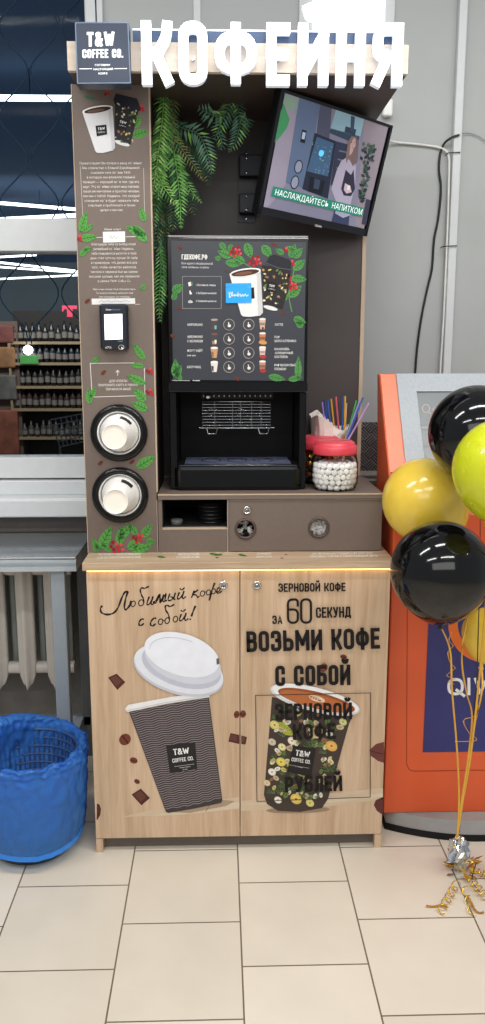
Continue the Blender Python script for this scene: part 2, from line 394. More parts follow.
for a, c in ((ZB, t0), (t1, 2.95)):
    q = MB(); q.face([(-4,WY+.05,a),(XG,WY+.05,a),(XG,WY+.05,c),(-4,WY+.05,c)], GLASS); q.build('window_pane', parent=wo)
sil = MB(); sil.box(-4, XG+.06, WY-.1, WY+.0, 1.0, 1.045, PVC); sil.box(-4, XG+.06, WY-.105, WY-.085, .972, 1.04, PVC); sil.build('window_sill', parent=wo, bevel=.006)
sil = MB(); sil.box(-4, XG+.06, WY-.02, WY, .9, .975, M('sill_shadow_gap', (104,98,94), .6)); sil.build('sill_shade_strip', kind='structure')  # dark strip standing in for the shade under the sill
# wrought pattern of faint wavy bars just beyond the glass
gm = M('dull_grille_metal', (46,66,84), .7, noise=.1, spec=.1); gb = MB(); gy = WY+.13
for i in range(-4, 3):
    for sgn in (1,):
        pts = []
        for k in range(0, 60):
            v_ = -10+k*6.0; c_ = 29+31*i; ph = (v_-71)/89*2*PI
            u_ = c_+15.5+(-1 if i % 2 == 0 else 1)*14*math.cos(ph)
            if v_ < 345: pts.append(P(u_, v_, gy))
        gb.tube(pts, .0028, gm, 5)
gb.build('window_grille', parent=wo)

tm = MB(); tm.box(P(85,10,WY).x, P(96,10,WY).x, WY-.012, WY, 1.2, 3.4, M('trim_grey', (188,192,196), .5)); tm.build('trim_2', kind='structure')
tm = MB(); tm.box(P(96,10,WY).x, P(103,10,WY).x, WY-.02, WY, 1.2, 3.4, TRIMW); tm.build('trim_3', kind='structure')
tm = MB(); tm.box(.789, .819, WY-.03, WY, 1.09, 3.4, TRIMW); tm.build('trim_4', kind='structure', bevel=.004)
tm = MB(); x = P(197,10,WY).x; tm.box(x-.012, x+.012, WY-.006, WY, 1.2, 3.4, TRIMW); tm.build('trim_5', kind='structure')
x0 = P(299,10,WY).x; x1 = P(394,10,WY).x; pz = P(330,30,WY).z
tm = MB(); tm.box(x0, x1, WY-.012, WY, pz-.2, 3.3, TRIMW); tm.build('trim_6', kind='structure')
tm = MB(); tm.box(x0+.045, x1-.035, WY-.02, WY-.012, pz-.16, 3.25, M('white_panel_painted_glow', (250,252,253), .4, emit=.6, noise=.01)); tm.build('trim_7', kind='structure')  # plain white plate, no lamp; overexposed glow painted in by emission
# aluminium tread plate band on the wall
m, nt, b = node_mat('tread_plate'); b.inputs['Metallic'].default_value = .7; b.inputs['Roughness'].default_value = .4
g = nt.nodes.new('ShaderNodeNewGeometry'); sp2 = nt.nodes.new('ShaderNodeSeparateXYZ'); nt.links.new(g.outputs['Position'], sp2.inputs[0])
S_ = .05
a_ = mth('DIVIDE', mth('ADD', sp2.outputs['X'], sp2.outputs['Z']), S_); c_ = mth('DIVIDE', mth('SUBTRACT', sp2.outputs['X'], sp2.outputs['Z']), S_)
ck = mth('MODULO', mth('ADD', mth('FLOOR', mth('ADD', a_, 100.0)), mth('FLOOR', mth('ADD', c_, 100.0))), 2.0)
st1 = mth('GREATER_THAN', mth('SINE', mth('MULTIPLY', a_, 2*PI*4)), .2); st2 = mth('GREATER_THAN', mth('SINE', mth('MULTIPLY', c_, 2*PI*4)), .2)
hh = mth('ADD', mth('MULTIPLY', ck, st1), mth('MULTIPLY', mth('SUBTRACT', 1.0, ck), st2))
mx = nt.nodes.new('ShaderNodeMix'); mx.data_type = 'RGBA'; nt.links.new(hh, mx.inputs[0]); mx.inputs[6].default_value = rgb((78,80,82)); mx.inputs[7].default_value = rgb((142,145,147)); nt.links.new(mx.outputs[2], b.inputs['Base Color'])
bp = nt.nodes.new('ShaderNodeBump'); bp.inputs['Strength'].default_value = .4; bp.inputs['Distance'].default_value = .003; nt.links.new(hh, bp.inputs['Height']); nt.links.new(bp.outputs[0], b.inputs['Normal'])
TREAD = m
q = MB(); q.box(-.4, 4, WY-.006, WY, 1.13, 1.318, TREAD); q.box(-.4, 4, WY-.012, WY, 1.112, 1.13, M('plate_lip', (170,165,158), .4)); q.build('trim_8', kind='structure')
q = MB(); q.box(P(382,100,WY).x, P(391,118,WY).x, WY-.03, WY, P(385,118,WY).z, P(385,101,WY).z, WHITE)
q.build('junction_box', bevel=.006, label='small white junction box on the grey wall by the upper right corner of the television', cat='junction box')

# cables on the wall
WCAB = M('white_cable', (222,222,218), .5); BCAB = M('black_cable', (22,22,24), .5)
def cable(name, px, y, r, m, label):
    q = MB(); q.tube(catmull([tuple(P(u, v, yy if isinstance(yy, float) else y)) for u, v, yy in px], 6), r, m, 8); return q.build(name, label=label, cat='cable')
cable('wall_cable', [(372,137,.66),(381,139,.7),(395,142,.735),(415,144,.74),(437,147,.74),(446,151,.735),(449,158,.725),(449,175,.728),(447,240,.73),(444,310,.73),(440,375,.73)], WY, .0042, WCAB, 'white cable running from the television to the grey wall trim and down along it')
cable('wall_cable', [(459,135,.716),(451,138,.718),(444,144,.735),(440,155,.742),(439,170,.742),(441,190,.742),(438,220,.742),(434,240,.742),(432,268,.742),(427,290,.742),(421,320,.742),(417,350,.742),(415,376,.742)], WY, .0042, BCAB, 'black cable hanging in a loose curve down the grey wall above the orange terminal')
cable('thin_wire', [(459,135,.716),(466,133,.74),(478,136,.742),(492,146,.742)], WY, .0016, M('grey_wire', (140,140,140), .5), 'thin grey wire curving right from the pale wall trim')
for (v_, lab) in ((152.5, 'upper thin dark cable tie around the pale wall trim'), (246, 'lower thin dark cable tie around the pale wall trim')):
    q = MB(); a = P(448 if v_ < 200 else 443, v_+.5, .714); c = P(460 if v_ < 200 else 457, v_-.3, .714)
    q.tube([a, (a+c)/2, c], .0018, BCAB, 6); q.tube([a, V((a.x, WY-.002, a.z))], .0018, BCAB, 6); q.tube([c, V((c.x, WY-.002, c.z))], .0018, BCAB, 6); q.build('cable_tie', label=lab, cat='cable tie')

# ---------------------------------------------------------------- dim shop added beyond the glass in place of its reflection
DK = M('far_wall_haze_glow', (78,88,92), .9, noise=.08, scale=1, emit=.55); CEI = M('far_ceiling_haze_glow', (52,72,98), .9, noise=.1, scale=2, emit=.3)  # emission puts reflected haze into the far wall and ceiling
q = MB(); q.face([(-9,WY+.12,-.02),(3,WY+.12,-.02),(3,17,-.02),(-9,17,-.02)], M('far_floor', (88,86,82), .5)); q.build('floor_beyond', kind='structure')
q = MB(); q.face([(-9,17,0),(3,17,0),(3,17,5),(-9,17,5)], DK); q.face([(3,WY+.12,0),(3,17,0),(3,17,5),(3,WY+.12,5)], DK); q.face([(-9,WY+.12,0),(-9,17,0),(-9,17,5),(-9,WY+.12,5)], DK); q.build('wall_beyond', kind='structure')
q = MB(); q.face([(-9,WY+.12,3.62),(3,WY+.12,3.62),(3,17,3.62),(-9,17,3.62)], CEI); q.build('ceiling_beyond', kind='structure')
TUBE = M('lit_tube', (240,250,252), .4, emit=4, noise=.01)
def lamp(px, zc, r, lab):
    q = MB(); e = [F(u, v, zc) for u, v in px]; q.tube(e, r, TUBE, 8)
    for p in (e[0].lerp(e[-1], .1), e[0].lerp(e[-1], .6)): q.tube([p, V((p.x, p.y, 3.60))], .004, BCAB, 5)
    return q.build('tube_lamp', label=lab, cat='lamp', group='tube lamps beyond the window')
lamp([(-60,97.5),(90,98.5)], 3.4, .022, 'thick straight glowing tube lamp high beyond the upper window pane')
lamp([(-40,201),(0,203),(90,210.5)], 3.4, .02, 'glowing tube lamp just above the white window bar, sloping down to the right')
lamp([(-40,221),(0,219.3),(90,214.5)], 3.4, .026, 'glowing tube lamp touching the white window bar, rising to the right')
lamp([(-40,259),(0,257),(36,255)], 3.05, .015, 'short glowing tube lamp directly below the white window bar')
lamp([(-40,258),(0,262.5),(90,272.5)], 3.05, .017, 'glowing tube lamp below the white window bar, upper of the close pair sloping down')
lamp([(-40,264),(0,267),(90,273.5)], 3.05, .015, 'glowing tube lamp below the white window bar, lower of the close pair sloping down')
lamp([(-40,281),(0,279),(90,274.5)], 3.05, .017, 'lowest glowing tube lamp beyond the window, rising to the right')
# rack of bottles
RY = 8.6; RK = M('rack_board', (150,128,98), .6); RKB = M('rack_back', (44,38,34), .8)
rack = thing('bottle_rack', 'tall open shelf rack holding rows of dark bottles beyond the lower window pane', 'shelf rack', (-2.0,RY,0))
SZ = [P(50,v_,RY).z for v_ in (341.5,362.5,386,408.5,437)]
for z in SZ: q = MB(); q.box(-2.78, -1.2, RY, RY+.35, z-.035, z, RK); q.build('shelf_board', parent=rack)
q = MB(); q.box(-2.8, -1.18, RY+.35, RY+.37, 0, 2.15, RKB); q.build('rack_back', parent=rack)
for x in (-2.8, -1.2): q = MB(); q.box(x, x+.03, RY-.005, RY+.36, 0, SZ[0]+.04, RK); q.build('upright', parent=rack)
def bottle(col, lab):
    q = MB(); bm = M('bottle_%d_%d_%d' % col, col, .3); lm = M('bottle_label', (118,110,102), .7)
    q.lathe((0,0,0), [(0,0),(.036,0),(.037,.09)], bm, 10); q.lathe((0,0,0), [(.038,.05),(.038,.13)], lm, 10)
    q.lathe((0,0,0), [(.037,.13),(.036,.17),(.014,.21),(.013,.27),(0,.27)], bm, 10); return q
BC = [(34,30,28),(28,34,40),(44,36,30),(60,40,34),(70,66,60)]
rows = ['top', 'second', 'third', 'fourth', 'bottom']
for ri, z in enumerate(SZ):
    lab = 'dark bottle on the %s shelf of the rack beyond the window' % rows[ri]
    o0 = None; x = -2.73
    while x < -1.72:
        if o0 is None: o = o0 = bottle(BC[ri], '').build('bottle', base=(0,0,0), label=lab, cat='bottle', group='bottles on the %s rack shelf' % rows[ri]); 
        else: o = clone(o0, (0,0,0))
        o.location = (x, RY+.06+random.uniform(0,.03), z); s = random.uniform(.78,1.0); o.scale = (1,1,s if ri < 4 else s*.8); x += .082
# orange display beside the rack
q = MB(); x0 = P(-30,300,RY).x; x1 = P(15,300,RY).x
dsp = thing('display_stand', 'blurred orange brown display stand left of the bottle rack beyond the window', 'display stand', ((x0+x1)/2, RY, 0))
q.box(x0, x1, RY+.05, RY+.5, 0, 2.0, M('display_board', (96,78,66), .8)); q.build('case', parent=dsp)
for z0, z1, c in ((P(0,343,RY).z, P(0,325,RY).z, (112,58,50)), (P(0,368,RY).z, P(0,347,RY).z, (140,96,60)), (P(0,400,RY).z, P(0,375,RY).z, (96,90,84)), (P(0,455,RY).z, P(0,410,RY).z, (130,72,52))):
    q = MB(); q.box(x0+.02, x1-.04, RY-.02, RY+.1, z0, z1, M('display_%d' % c[0], c, .7, noise=.3, scale=8)); q.build('panel', parent=dsp, bevel=.02)
q = MB(); q.lathe(P(28,350,RY-.05), [(0,-.065),(.05,-.04),(.065,0),(.05,.04),(0,.065)], M('white_glow', (255,255,250), .4, emit=6), 14); q.build('flash_glint_spot', label='small round white glowing spot, stand-in for a flash glint, in front of the second bottle shelf', cat='lamp')  # white ball added to imitate a reflected flash, not a fitting
q = MB(); c = P(29,357,RY-.03); q.box(c.x-.12, c.x+.12, c.y, c.y+.01, c.z-.09, c.z+.02, M('green_glow', (64,128,62), .5, emit=.35)); q.build('green_glow_card', bevel=.02, label='small green card standing in for the glow under the white spot in the bottle rack', cat='glow card')  # green card added to imitate the faint glow below the white spot
# red letter on the far side
a = Art(plane_y(RY-.1)); red = M('red_letter', (206,52,80), .5, emit=.35)
a.poly([(62,304),(76,304),(76,311),(62,311)][0:0] or [(62,305.5),(77,305.5),(77,309),(62,309)], red); a.poly([(67,309),(72.5,309),(72.5,317),(67,317)], red); a.poly([(62,309),(64.5,309),(63,311.5),(62,311.5)], red)
a.mb.build('hanging_letter', label='red glowing letter T above the bottle rack beyond the window', cat='sign letter')
# wire trolley beyond the glass
cart = thing('wire_trolley', 'wire shopping trolley standing in front of the bottle rack beyond the window', 'trolley', F(70,470,0) if False else (-1.45,5.2,0))
WIRE = M('trolley_wire', (128,132,132), .35, metal=.6)
q = MB()
cA, cB, cC, cD = P(50,420,5.2), P(92,412,5.2), P(92,440,5.2), P(60,447,5.2)
for i in range(9):
    t = i/8; q.tube([cA.lerp(cB,t), cD.lerp(cC,t)], .006, WIRE, 5)
for i in range(6):
    t = i/5; q.tube([cA.lerp(cD,t), cB.lerp(cC,t)], .006, WIRE, 5)
q.build('basket', parent=cart)
q = MB(); 
for c in (cD, cC): q.tube([c, V((c.x, c.y+.05, .08))], .012, WIRE, 6)
q.tube([V((cD.x,5.2,.1)), V((cC.x,5.2,.1))], .012, WIRE, 6); q.build('chassis', parent=cart)
for c in (cD, cC):
    q = MB(); q.lathe((c.x-.015,5.25,.06), [(0,0),(.06,0),(.06,.03),(0,.03)], BLACKM, 14, axis=(1,0,0)); q.build('wheel', parent=cart)

# ---------------------------------------------------------------- left: table, radiator, bin
STEEL = M('brushed_table_top', (168,172,175), .2, metal=.55, noise=.04, scale=4); TGREY = M('grey_table_paint', (150,160,168), .4, noise=.03)
TX = -.545; TF = .315; TB = .70; TZ = .9
tb = thing('packing_table', 'grey metal table with a shiny steel top under the window sill', 'table', (-1.0,.5,0))
q = MB(); q.box(-1.6, TX, TF, TB, TZ-.008, TZ, STEEL); q.build('table_top', parent=tb, bevel=.003)
q = MB(); q.box(-1.6, TX, TF, TF+.02, TZ-.05, TZ-.009, M('table_apron_light', (176,184,190), .35)); q.box(-1.6, TX, TF-.003, TF+.02, TZ-.028, TZ-.02, TGREY); q.box(TX-.02, TX, TF+.02, TB, TZ-.05, TZ-.009, TGREY); q.build('apron', parent=tb)
for x0, x1, y0 in ((P(52,600,TF+.03).x, P(66,600,TF+.03).x, TF+.02), (-1.56,-1.51,TF+.02)):
    q = MB(); q.box(x0, x1, y0, y0+.045, 0, TZ-.05, TGREY); q.build('leg', parent=tb, bevel=.003)
for x0 in (-.605, -1.56):
    q = MB(); q.box(x0, x0+.04, TB-.05, TB-.01, 0, TZ-.05, M('dark_table_leg', (96,98,98), .5)); q.build('leg', parent=tb, bevel=.003)
q = MB(); q.box(-1.56, -.57, TB-.05, TB-.02, .13, .17, TGREY); q.box(P(52,600,TF+.03).x+.01, P(52,600,TF+.03).x+.04, TF+.06, TB-.04, .13, .17, TGREY); q.build('stretcher', parent=tb, bevel=.003)
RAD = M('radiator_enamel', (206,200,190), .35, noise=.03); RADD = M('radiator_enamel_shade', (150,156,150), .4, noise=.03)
rd = thing('radiator', 'white cast iron column radiator against the wall under the steel table', 'radiator', (-.9,.62,.1))
for i in range(6):
    xc = P(24.5,640,.57).x-.106*(i-1)
    if i == 0: xc = P(24.5,640,.57).x+.106
    q = MB(); rows = []
    for z, wd in ((.315,.002),(.33,.018),(.36,.028),(.40,.031),(.60,.031),(.78,.031),(.82,.025),(.835,.004)):
        rows.append([V((xc+wd*a, .57+(.022 if abs(a) > .6 else .008 if abs(a) > .2 else 0)+(.06 if bk else 0), z+(.004 if abs(a) > .6 else 0))) for a, bk in ((-1,0),(-.8,0),(-.35,0),(-.08,0),(0,0),(.08,0),(.35,0),(.8,0),(1,0),(.9,1),(-.9,1))])
    q.grid(rows, RAD, closed_u=True); q.build('section', parent=rd)
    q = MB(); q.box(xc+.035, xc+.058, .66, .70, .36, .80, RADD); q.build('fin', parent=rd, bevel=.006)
for z in (.39, .78):
    q = MB(); q.tube([(-1.4,.62,z),(-.62,.62,z)], .024, RAD, 12); q.build('header_pipe', parent=rd)
for x in (-1.3, -1.02): q = MB(); q.box(x,x+.045,.6,.66,0,.33,RADD); q.build('foot', parent=rd)

# waste bin with a blue bag
BX, BY = -.672, .05
bn = thing('waste_bin', 'round plastic mesh waste bin inside the blue bag, dark base showing on the floor', 'waste bin', (BX,BY,0))
q = MB(); q.lathe((BX,BY,0), [(0,.002),(.115,.002),(.125,.012),(.13,.05),(.128,.06)], M('dark_bin_plastic', (28,32,40), .4), 40); q.build('base', parent=bn)
q = MB(); BP = M('bin_mesh_plastic', (52,78,120), .5)
for i in range(56):
    a = i*2*PI/56; q.tube([(BX+.128*math.cos(a),BY+.128*math.sin(a),.05),(BX+.155*math.cos(a),BY+.155*math.sin(a),.33)], .0032, BP, 5)
for k in range(11):
    z = .05+.28*k/10; rr = .128+.027*k/10; q.tube([(BX+rr*math.cos(i*2*PI/40),BY+rr*math.sin(i*2*PI/40),z) for i in range(40)], .0036 if k % 5 else .006, BP, 5, closed=True)
q.build('mesh_basket', parent=bn)
m, nt, b = node_mat('blue_bag_film'); b.inputs['Base Color'].default_value = rgb((84,156,240)); b.inputs['Roughness'].default_value = .13
out = nt.nodes['Material Output']; tr = nt.nodes.new('ShaderNodeBsdfTransparent'); tr.inputs[0].default_value = (.36,.62,1,1); tl = nt.nodes.new('ShaderNodeBsdfTranslucent'); tl.inputs[0].default_value = rgb((70,150,245))
m1 = nt.nodes.new('ShaderNodeMixShader'); m1.inputs[0].default_value = .3; m2 = nt.nodes.new('ShaderNodeMixShader'); m2.inputs[0].default_value = .46
nn = nt.nodes.new('ShaderNodeTexNoise'); nn.inputs['Scale'].default_value = 14; nn.inputs['Detail'].default_value = 4; nn.inputs['Distortion'].default_value = 1.2; gg = nt.nodes.new('ShaderNodeNewGeometry'); nt.links.new(gg.outputs['Position'], nn.inputs['Vector'])
bp = nt.nodes.new('ShaderNodeBump'); bp.inputs['Strength'].default_value = .55; bp.inputs['Distance'].default_value = .02; nt.links.new(nn.outputs['Fac'], bp.inputs['Height']); nt.links.new(bp.outputs[0], b.inputs['Normal'])
nt.links.new(b.outputs[0], m1.inputs[1]); nt.links.new(tl.outputs[0], m1.inputs[2]); nt.links.new(m1.outputs[0], m2.inputs[1]); nt.links.new(tr.outputs[0], m2.inputs[2]); nt.links.new(m2.outputs[0], out.inputs[0])
BAG = m; HEM = M('bag_hem', (40,128,222), .3)
from mathutils import noise as mn
random.seed(4)
prof = [(.150,.068),(.154,.09),(.158,.13),(.162,.19),(.166,.25),(.169,.305),(.170,.335),(.168,.352),(.160,.358),(.150,.348),(.146,.31),(.140,.24),(.128,.15),(.116,.08),(.06,.055),(.001,.055)]
pf = catmull([(r_*1.11, z_) for r_, z_ in prof], 5); N = 180; NP = len(pf); rows = []
for k, (r0, z0) in enumerate(pf):
    row = []; f = k/5.0
    for i in range(N):
        t = i*2*PI/N; lump = max(0, math.cos(t-PI*.86))**2*max(0, min(1, (f-3)/4)); rim = max(0, 1-abs(f-7.5)/3.2)
        p = V((math.cos(t)*2.2, math.sin(t)*2.2, f*.55)); w1 = mn.turbulence(p*2.3, 4, True)-.5; w2 = mn.noise(V((math.cos(t)*5, math.sin(t)*5, f*.25))); w3 = abs(mn.noise(V((math.cos(t)*6+f*.7, math.sin(t)*6-f*.5, f*.8+7))))
        rr = r0+w1*(.010 if f < 6 else .016)*(.35+.65*min(1, f/5))+w2*.003-w3*.018*max(0, min(1, (f-3.6)/2)); z = z0+rim*(.016*mn.noise(V((math.cos(t)*3.1, math.sin(t)*3.1, 4.2)))+.010*math.sin(t)+lump*.045)
        if f > 7: rr -= lump*.055*max(0, 1-abs(f-8.6)/3)
        if f < .6: z += (.016*math.sin(t*1+.2)+.008*math.sin(2*t))*(1-f/.6)
        row.append(V((BX+max(rr,.001)*math.cos(t), BY+max(rr,.001)*math.sin(t), max(z, .02))))
    rows.append(row)
bg = thing('bin_bag', 'crinkled blue plastic bag lining and covering the waste bin left of the coffee cabinet', 'bag', (BX,BY,0))
q = MB(); q.grid(rows, BAG, closed_u=True); q.build('film', parent=bg)
q = MB(); q.grid([[p+V(((p.x-BX)*.014, (p.y-BY)*.014, d)) for p in rows[0]] for d in (-.004, .014)], HEM, closed_u=True); q.build('hem', parent=bg)
# ---------------------------------------------------------------- base cabinet
W = .46; ZC0, ZC1 = .938, .9625; KB = .475; YT = .113; WC = .469
cab = thing('base_cabinet', 'oak laminate base cabinet with two printed doors carrying the coffee counter', 'cabinet', (0,.24,0))
XS = P(240,700,0).x
q = MB(); q.box(-W, -W+.022, .0, KB, 0, .047, OAK); q.box(W-.022, W, .0, KB, 0, .047, OAK); q.box(-W, -W+.018, .019, KB, .047, ZC0, OAK); q.box(W-.018, W, .019, KB, .047, ZC0, OAK)
q.box(-W+.018, W-.018, .03, KB, .047, .065, OAK); q.box(-W+.018, W-.018, KB-.01, KB, .065, ZC0, OAK); q.build('carcass', parent=cab)
q = MB(); q.box(-W+.022, W-.022, .03, .046, .001, .047, M('grey_plinth', (100,92,84), .5)); q.build('plinth', parent=cab)
doors = []
for x0, x1 in ((-W, XS-.0012), (XS+.0012, W)):
    q = MB(); q.box(x0, x1, 0, .018, .049, ZC0-.002, OAK); doors.append(q.build('cabinet_door', parent=cab, bevel=.0012))
dl, dr = doors
for d, u, v in ((dl, 223.5, 585), (dr, 257, 585)):
    c = P(u, v, 0); q = MB(); q.lathe((c.x, .001, c.z), [(.0,0),(.0135,0),(.0135,.004),(.011,.006),(.008,.006),(.0075,.003),(.005,.003),(.005,.005),(0,.005)], CHROME, 28, axis=(0,-1,0)); q.box(c.x-.0008, c.x+.0008, -.006, -.003, c.z-.004, c.z+.004, BLACKM); q.build('lock', parent=d)
DOORF = plane_y(0)
INK = (28,24,24)
# left door: script lettering
a = Art(DOORF)
def s1(pts): return [(95+x/6.93, 575+y/6.93) for x, y in pts]
def s2(pts): return [(145+x/5.39, 575+y/5.39) for x, y in pts]
def pen(pts, w=1.25): 
    p = catmull(pts, 7); n = len(p); a.line(p, [w*1.25*(.62+.5*abs(math.sin(i*.33+1))) for i in range(n)], INK)
pen(s1([(50,212),(38,235),(48,263),(88,274),(130,262),(160,225),(185,160),(205,122),(229,113)]), 1.5)
pen(s1([(229,113),(212,165),(203,222),(212,240),(230,226),(246,200)]), 1.5)
pen(s1([(250,178),(238,224)]), 1.4); pen(s1([(243,205),(252,196)]), .9)
a.ring(*s1([(265,200)])[0], 2.0, 2.9, 1.0, INK, rot=.35)
a.ring(*s1([(320,193)])[0], 2.5, 3.1, 1.1, INK, rot=.35)
pen(s1([(338,192),(335,165),(322,138),(314,108),(322,90),(345,92),(374,78)]), 1.25)
pen(s1([(376,150),(360,195),(370,206),(388,186),(402,148)]), 1.2); pen(s1([(402,148),(390,194),(399,204),(414,190)]), 1.2)
pen(s1([(414,196),(426,186),(448,142),(452,190),(474,140),(470,180),(482,184)]), 1.2)
pen(s2([(42,148),(58,138),(80,105),(84,144),(112,102),(107,138),(118,136)]), 1.2)
pen(s2([(134,100),(124,134),(140,136),(150,122),(136,116)]), 1.2); pen(s2([(164,95),(155,128),(164,130)]), 1.2)
pen(s2([(186,92),(174,124),(184,128),(200,112),(210,86)]), 1.2); pen(s2([(210,86),(202,118),(208,126),(220,116)]), 1.2); pen(s2([(188,72),(198,80),(214,68)]), 1.0)
pen(s2([(266,84),(250,124)]), 1.3); pen(s2([(286,80),(258,104),(276,108),(284,120),(294,112)]), 1.1)
a.ring(*s2([(310,100)])[0], 2.1, 2.7, 1.0, INK, rot=.35); pen(s2([(318,92),(330,92)]), .8)
a.ring(*s2([(342,94)])[0], 2.0, 2.6, 1.0, INK, rot=.35); a.ring(*s2([(369,88)])[0], 2.0, 2.6, 1.0, INK, rot=.35); pen(s2([(376,42),(362,80),(346,138)]), 1.4)
pen(s2([(388,92),(402,84),(404,70),(392,72),(386,92),(398,98),(414,86)]), 1.1)
pen(s1([(338,310),(326,304),(308,322),(306,346),(322,348),(340,334)]), 1.3)
pen(s2([(60,236),(50,232),(34,248),(30,268),(42,274),(58,262)]), 1.3)
a.ring(*s2([(84,252)])[0], 2.2, 2.9, 1.05, INK, rot=.35); pen(s2([(92,244),(106,246)]), .8)
a.ring(*s2([(120,246)])[0], 2.2, 3.0, 1.1, INK, rot=.35); pen(s2([(132,240),(126,212),(112,190),(110,168),(122,164),(136,170),(158,158)]), 1.25)
a.ring(*s2([(164,238)])[0], 2.2, 2.9, 1.05, INK, rot=.35)
pen(s2([(196,210),(186,240),(196,246),(212,228),(222,204)]), 1.2); pen(s2([(222,204),(214,236),(222,244),(234,234)]), 1.2); pen(s2([(192,190),(204,196),(220,184)]), 1.0)
pen(s2([(272,166),(258,200),(250,224)]), 1.5); a.ell(*s2([(244,238)])[0], .9, .9, INK, n=10)
a.build('lettering', dl, 'black handwritten style lettering')
# left door: chocolate, beans
def choc(a, pts, k=1):
    a.poly(pts, (78,44,38), k); c = (sum(p[0] for p in pts)/4, sum(p[1] for p in pts)/4); a.poly([(c[0]+(p[0]-c[0])*.68-.6, c[1]+(p[1]-c[1])*.68-.5) for p in pts], (100,60,52), k+1)
a = Art(DOORF)
for pts in ([(108,677.6),(116.6,673.6),(125.3,682.2),(117.3,690)], [(131.5,794.5),(140.8,788.6),(150,798),(141.4,805.3)], [(228.3,741.5),(230.5,733),(239.3,735),(239.3,744)]):
    a = Art(DOORF); choc(a, pts); a.build('printed_chocolate', dl)
for bb in ((125,739.5,5.6,6.2,.9),(133.7,760.5,4.0,3.1,.3),(137,781.5,3,2.3,.5),(236.6,714.5,2.8,3.8,.2)):
    a = Art(DOORF); a.bean(*bb); a.build('printed_bean', dl)
a = Art(DOORF)
q = [(96.9,803.5),(99.5,804.5),(101,809),(100.3,815),(97.6,819.5),(96.6,820)]; a.poly(q, (78,46,44), 1); a.build('printed_bean', dl)
a = Art(DOORF)
a.poly([(122,817),(150,810),(239.3,797),(239.3,809),(180,815)], (206,184,157), 1); a.poly([(150,816),(180,810),(239.3,802),(239.3,808),(190,814)], (212,194,170), 2)
a.poly([(168,812),(222,800),(235,801),(226,806),(190,813)], (168,146,122), 3)
a.line([(213,797),(209,806),(205.5,812)], .5, (120,92,66), k=4)
a.build('printed_shadow', dl)
# left door: ripple cup
a = Art(DOORF)
L0, R0, L1, R1 = (129,711.5), (208.8,697), (166,812), (222.4,800.5)
body = [L0, R0, R1, (221,803), (195,808.5), (168.5,813), L1]
a.poly(body, (66,60,60), 5)
def E4(s, t):       # s across, t down the cup
    l = (L0[0]+(L1[0]-L0[0])*t, L0[1]+(L1[1]-L0[1])*t); r_ = (R0[0]+(R1[0]-R0[0])*t, R0[1]+(R1[1]-R0[1])*t)
    return (l[0]+(r_[0]-l[0])*s, l[1]+(r_[1]-l[1])*s)
for i in range(46):
    t = .012+i*.0212; pts = []
    for j in range(61):
        s = .01+.98*j/60; x, y = E4(s, t); pts.append((x, y+.55*math.sin(s*34)+1.6*math.sin(s*PI)*t))
    a.line(pts, .62, (150,138,140), k=6)
a.poly([E4(.0,0),E4(.06,0),E4(.06,1),E4(.0,1)], (92,86,88), 5)
a.poly([(166,745.2),(195.3,742.3),(197.2,769),(170,773.6)], (40,38,40), 7)
a.caps('T&W', 173.5, 755.2, 189.2, 753.6, 6.2, 1.15, (238,236,232), k=8); a.caps('COFFEE CO.', 172.6, 762.8, 193.8, 760.0, 4.0, .62, (230,228,224), k=8)
a.line([(174.5,766.6),(194,764)], .35, (200,198,196), k=8); a.text('ГОТОВИМ НАСТОЯЩИЙ', 179.5,768.4,190.5,767.0,1.0,(210,208,206),k=8); a.text('КОФЕ', 182.8,770.2,187.6,769.6,1.0,(210,208,206),k=8)
a.poly([(125.2,708.4),(128.3,704.8),(170,697),(209,692.5),(209.4,697.2),(168,703.5),(128.6,711.8),(126,711.2)], (232,230,230), 7)
a.line([(127.5,710.5),(168,702.2),(209,696)], .7, (196,192,194), k=8)
a.build('printed_cup', dl, 'printed dark ripple paper cup')
a = Art(DOORF); ro = math.radians(17)
a.ell(178.5,670.6,46.6,23.4,(196,198,210), ro, 40, 9); a.ell(178.9,668.8,46,22.6,(222,224,232), ro, 40, 10); a.ell(181.5,666,41,20.6,(190,192,206), ro, 40, 11)
a.ell(183.0,661.5,39.2,20.6,(206,208,219), ro, 40, 12); a.ell(181.8,654.6,38.6,20.8,(230,232,240), ro, 40, 13)
a.ring(182.5,656.5,34,17,.7,(196,199,212), ro, (PI*.95, PI*1.55), 20, 14); a.poly([(216.3,658.8),(218.9,658),(219.3,664),(216.7,664.8)], (92,94,104), 14)
a.build('printed_lid', dl, 'printed white cup lid')
# right door lettering
a = Art(DOORF)
a.k = 16
a.caps('ЗЕРНОВОЙ КОФЕ', 278.4,592,345.6,591.2,8.6,1.5,INK); a.caps('60', 287,624,312.3,623.7,25.6,2.3,INK,round_=.5); a.caps('ЗА', 272.4,624,282.4,623.8,8.4,1.5,INK); a.caps('СЕКУНД', 316,618,351,617.2,10.6,1.75,INK)
a.caps('ВОЗЬМИ КОФЕ', 246.7,652.2,380.2,648.6,20.8,3.7,INK); a.caps('С СОБОЙ', 275.4,686.2,350.6,685,20.4,3.7,INK)
a.caps('ЗЕРНОВОЙ', 275.4,720.6,352.2,719.2,16.8,3.0,INK); a.caps('КОФЕ', 293,740,335.8,738.8,15.6,3.0,INK); a.caps('РУБЛЕЙ', 285.2,792.6,342.4,791,15.6,3.0,INK)
a.line([(255.6,695.4),(370.6,692.9),(370.2,797),(257,801.4)], .75, (70,56,46), closed=True)
a.build('lettering', dr, 'black condensed capitals')
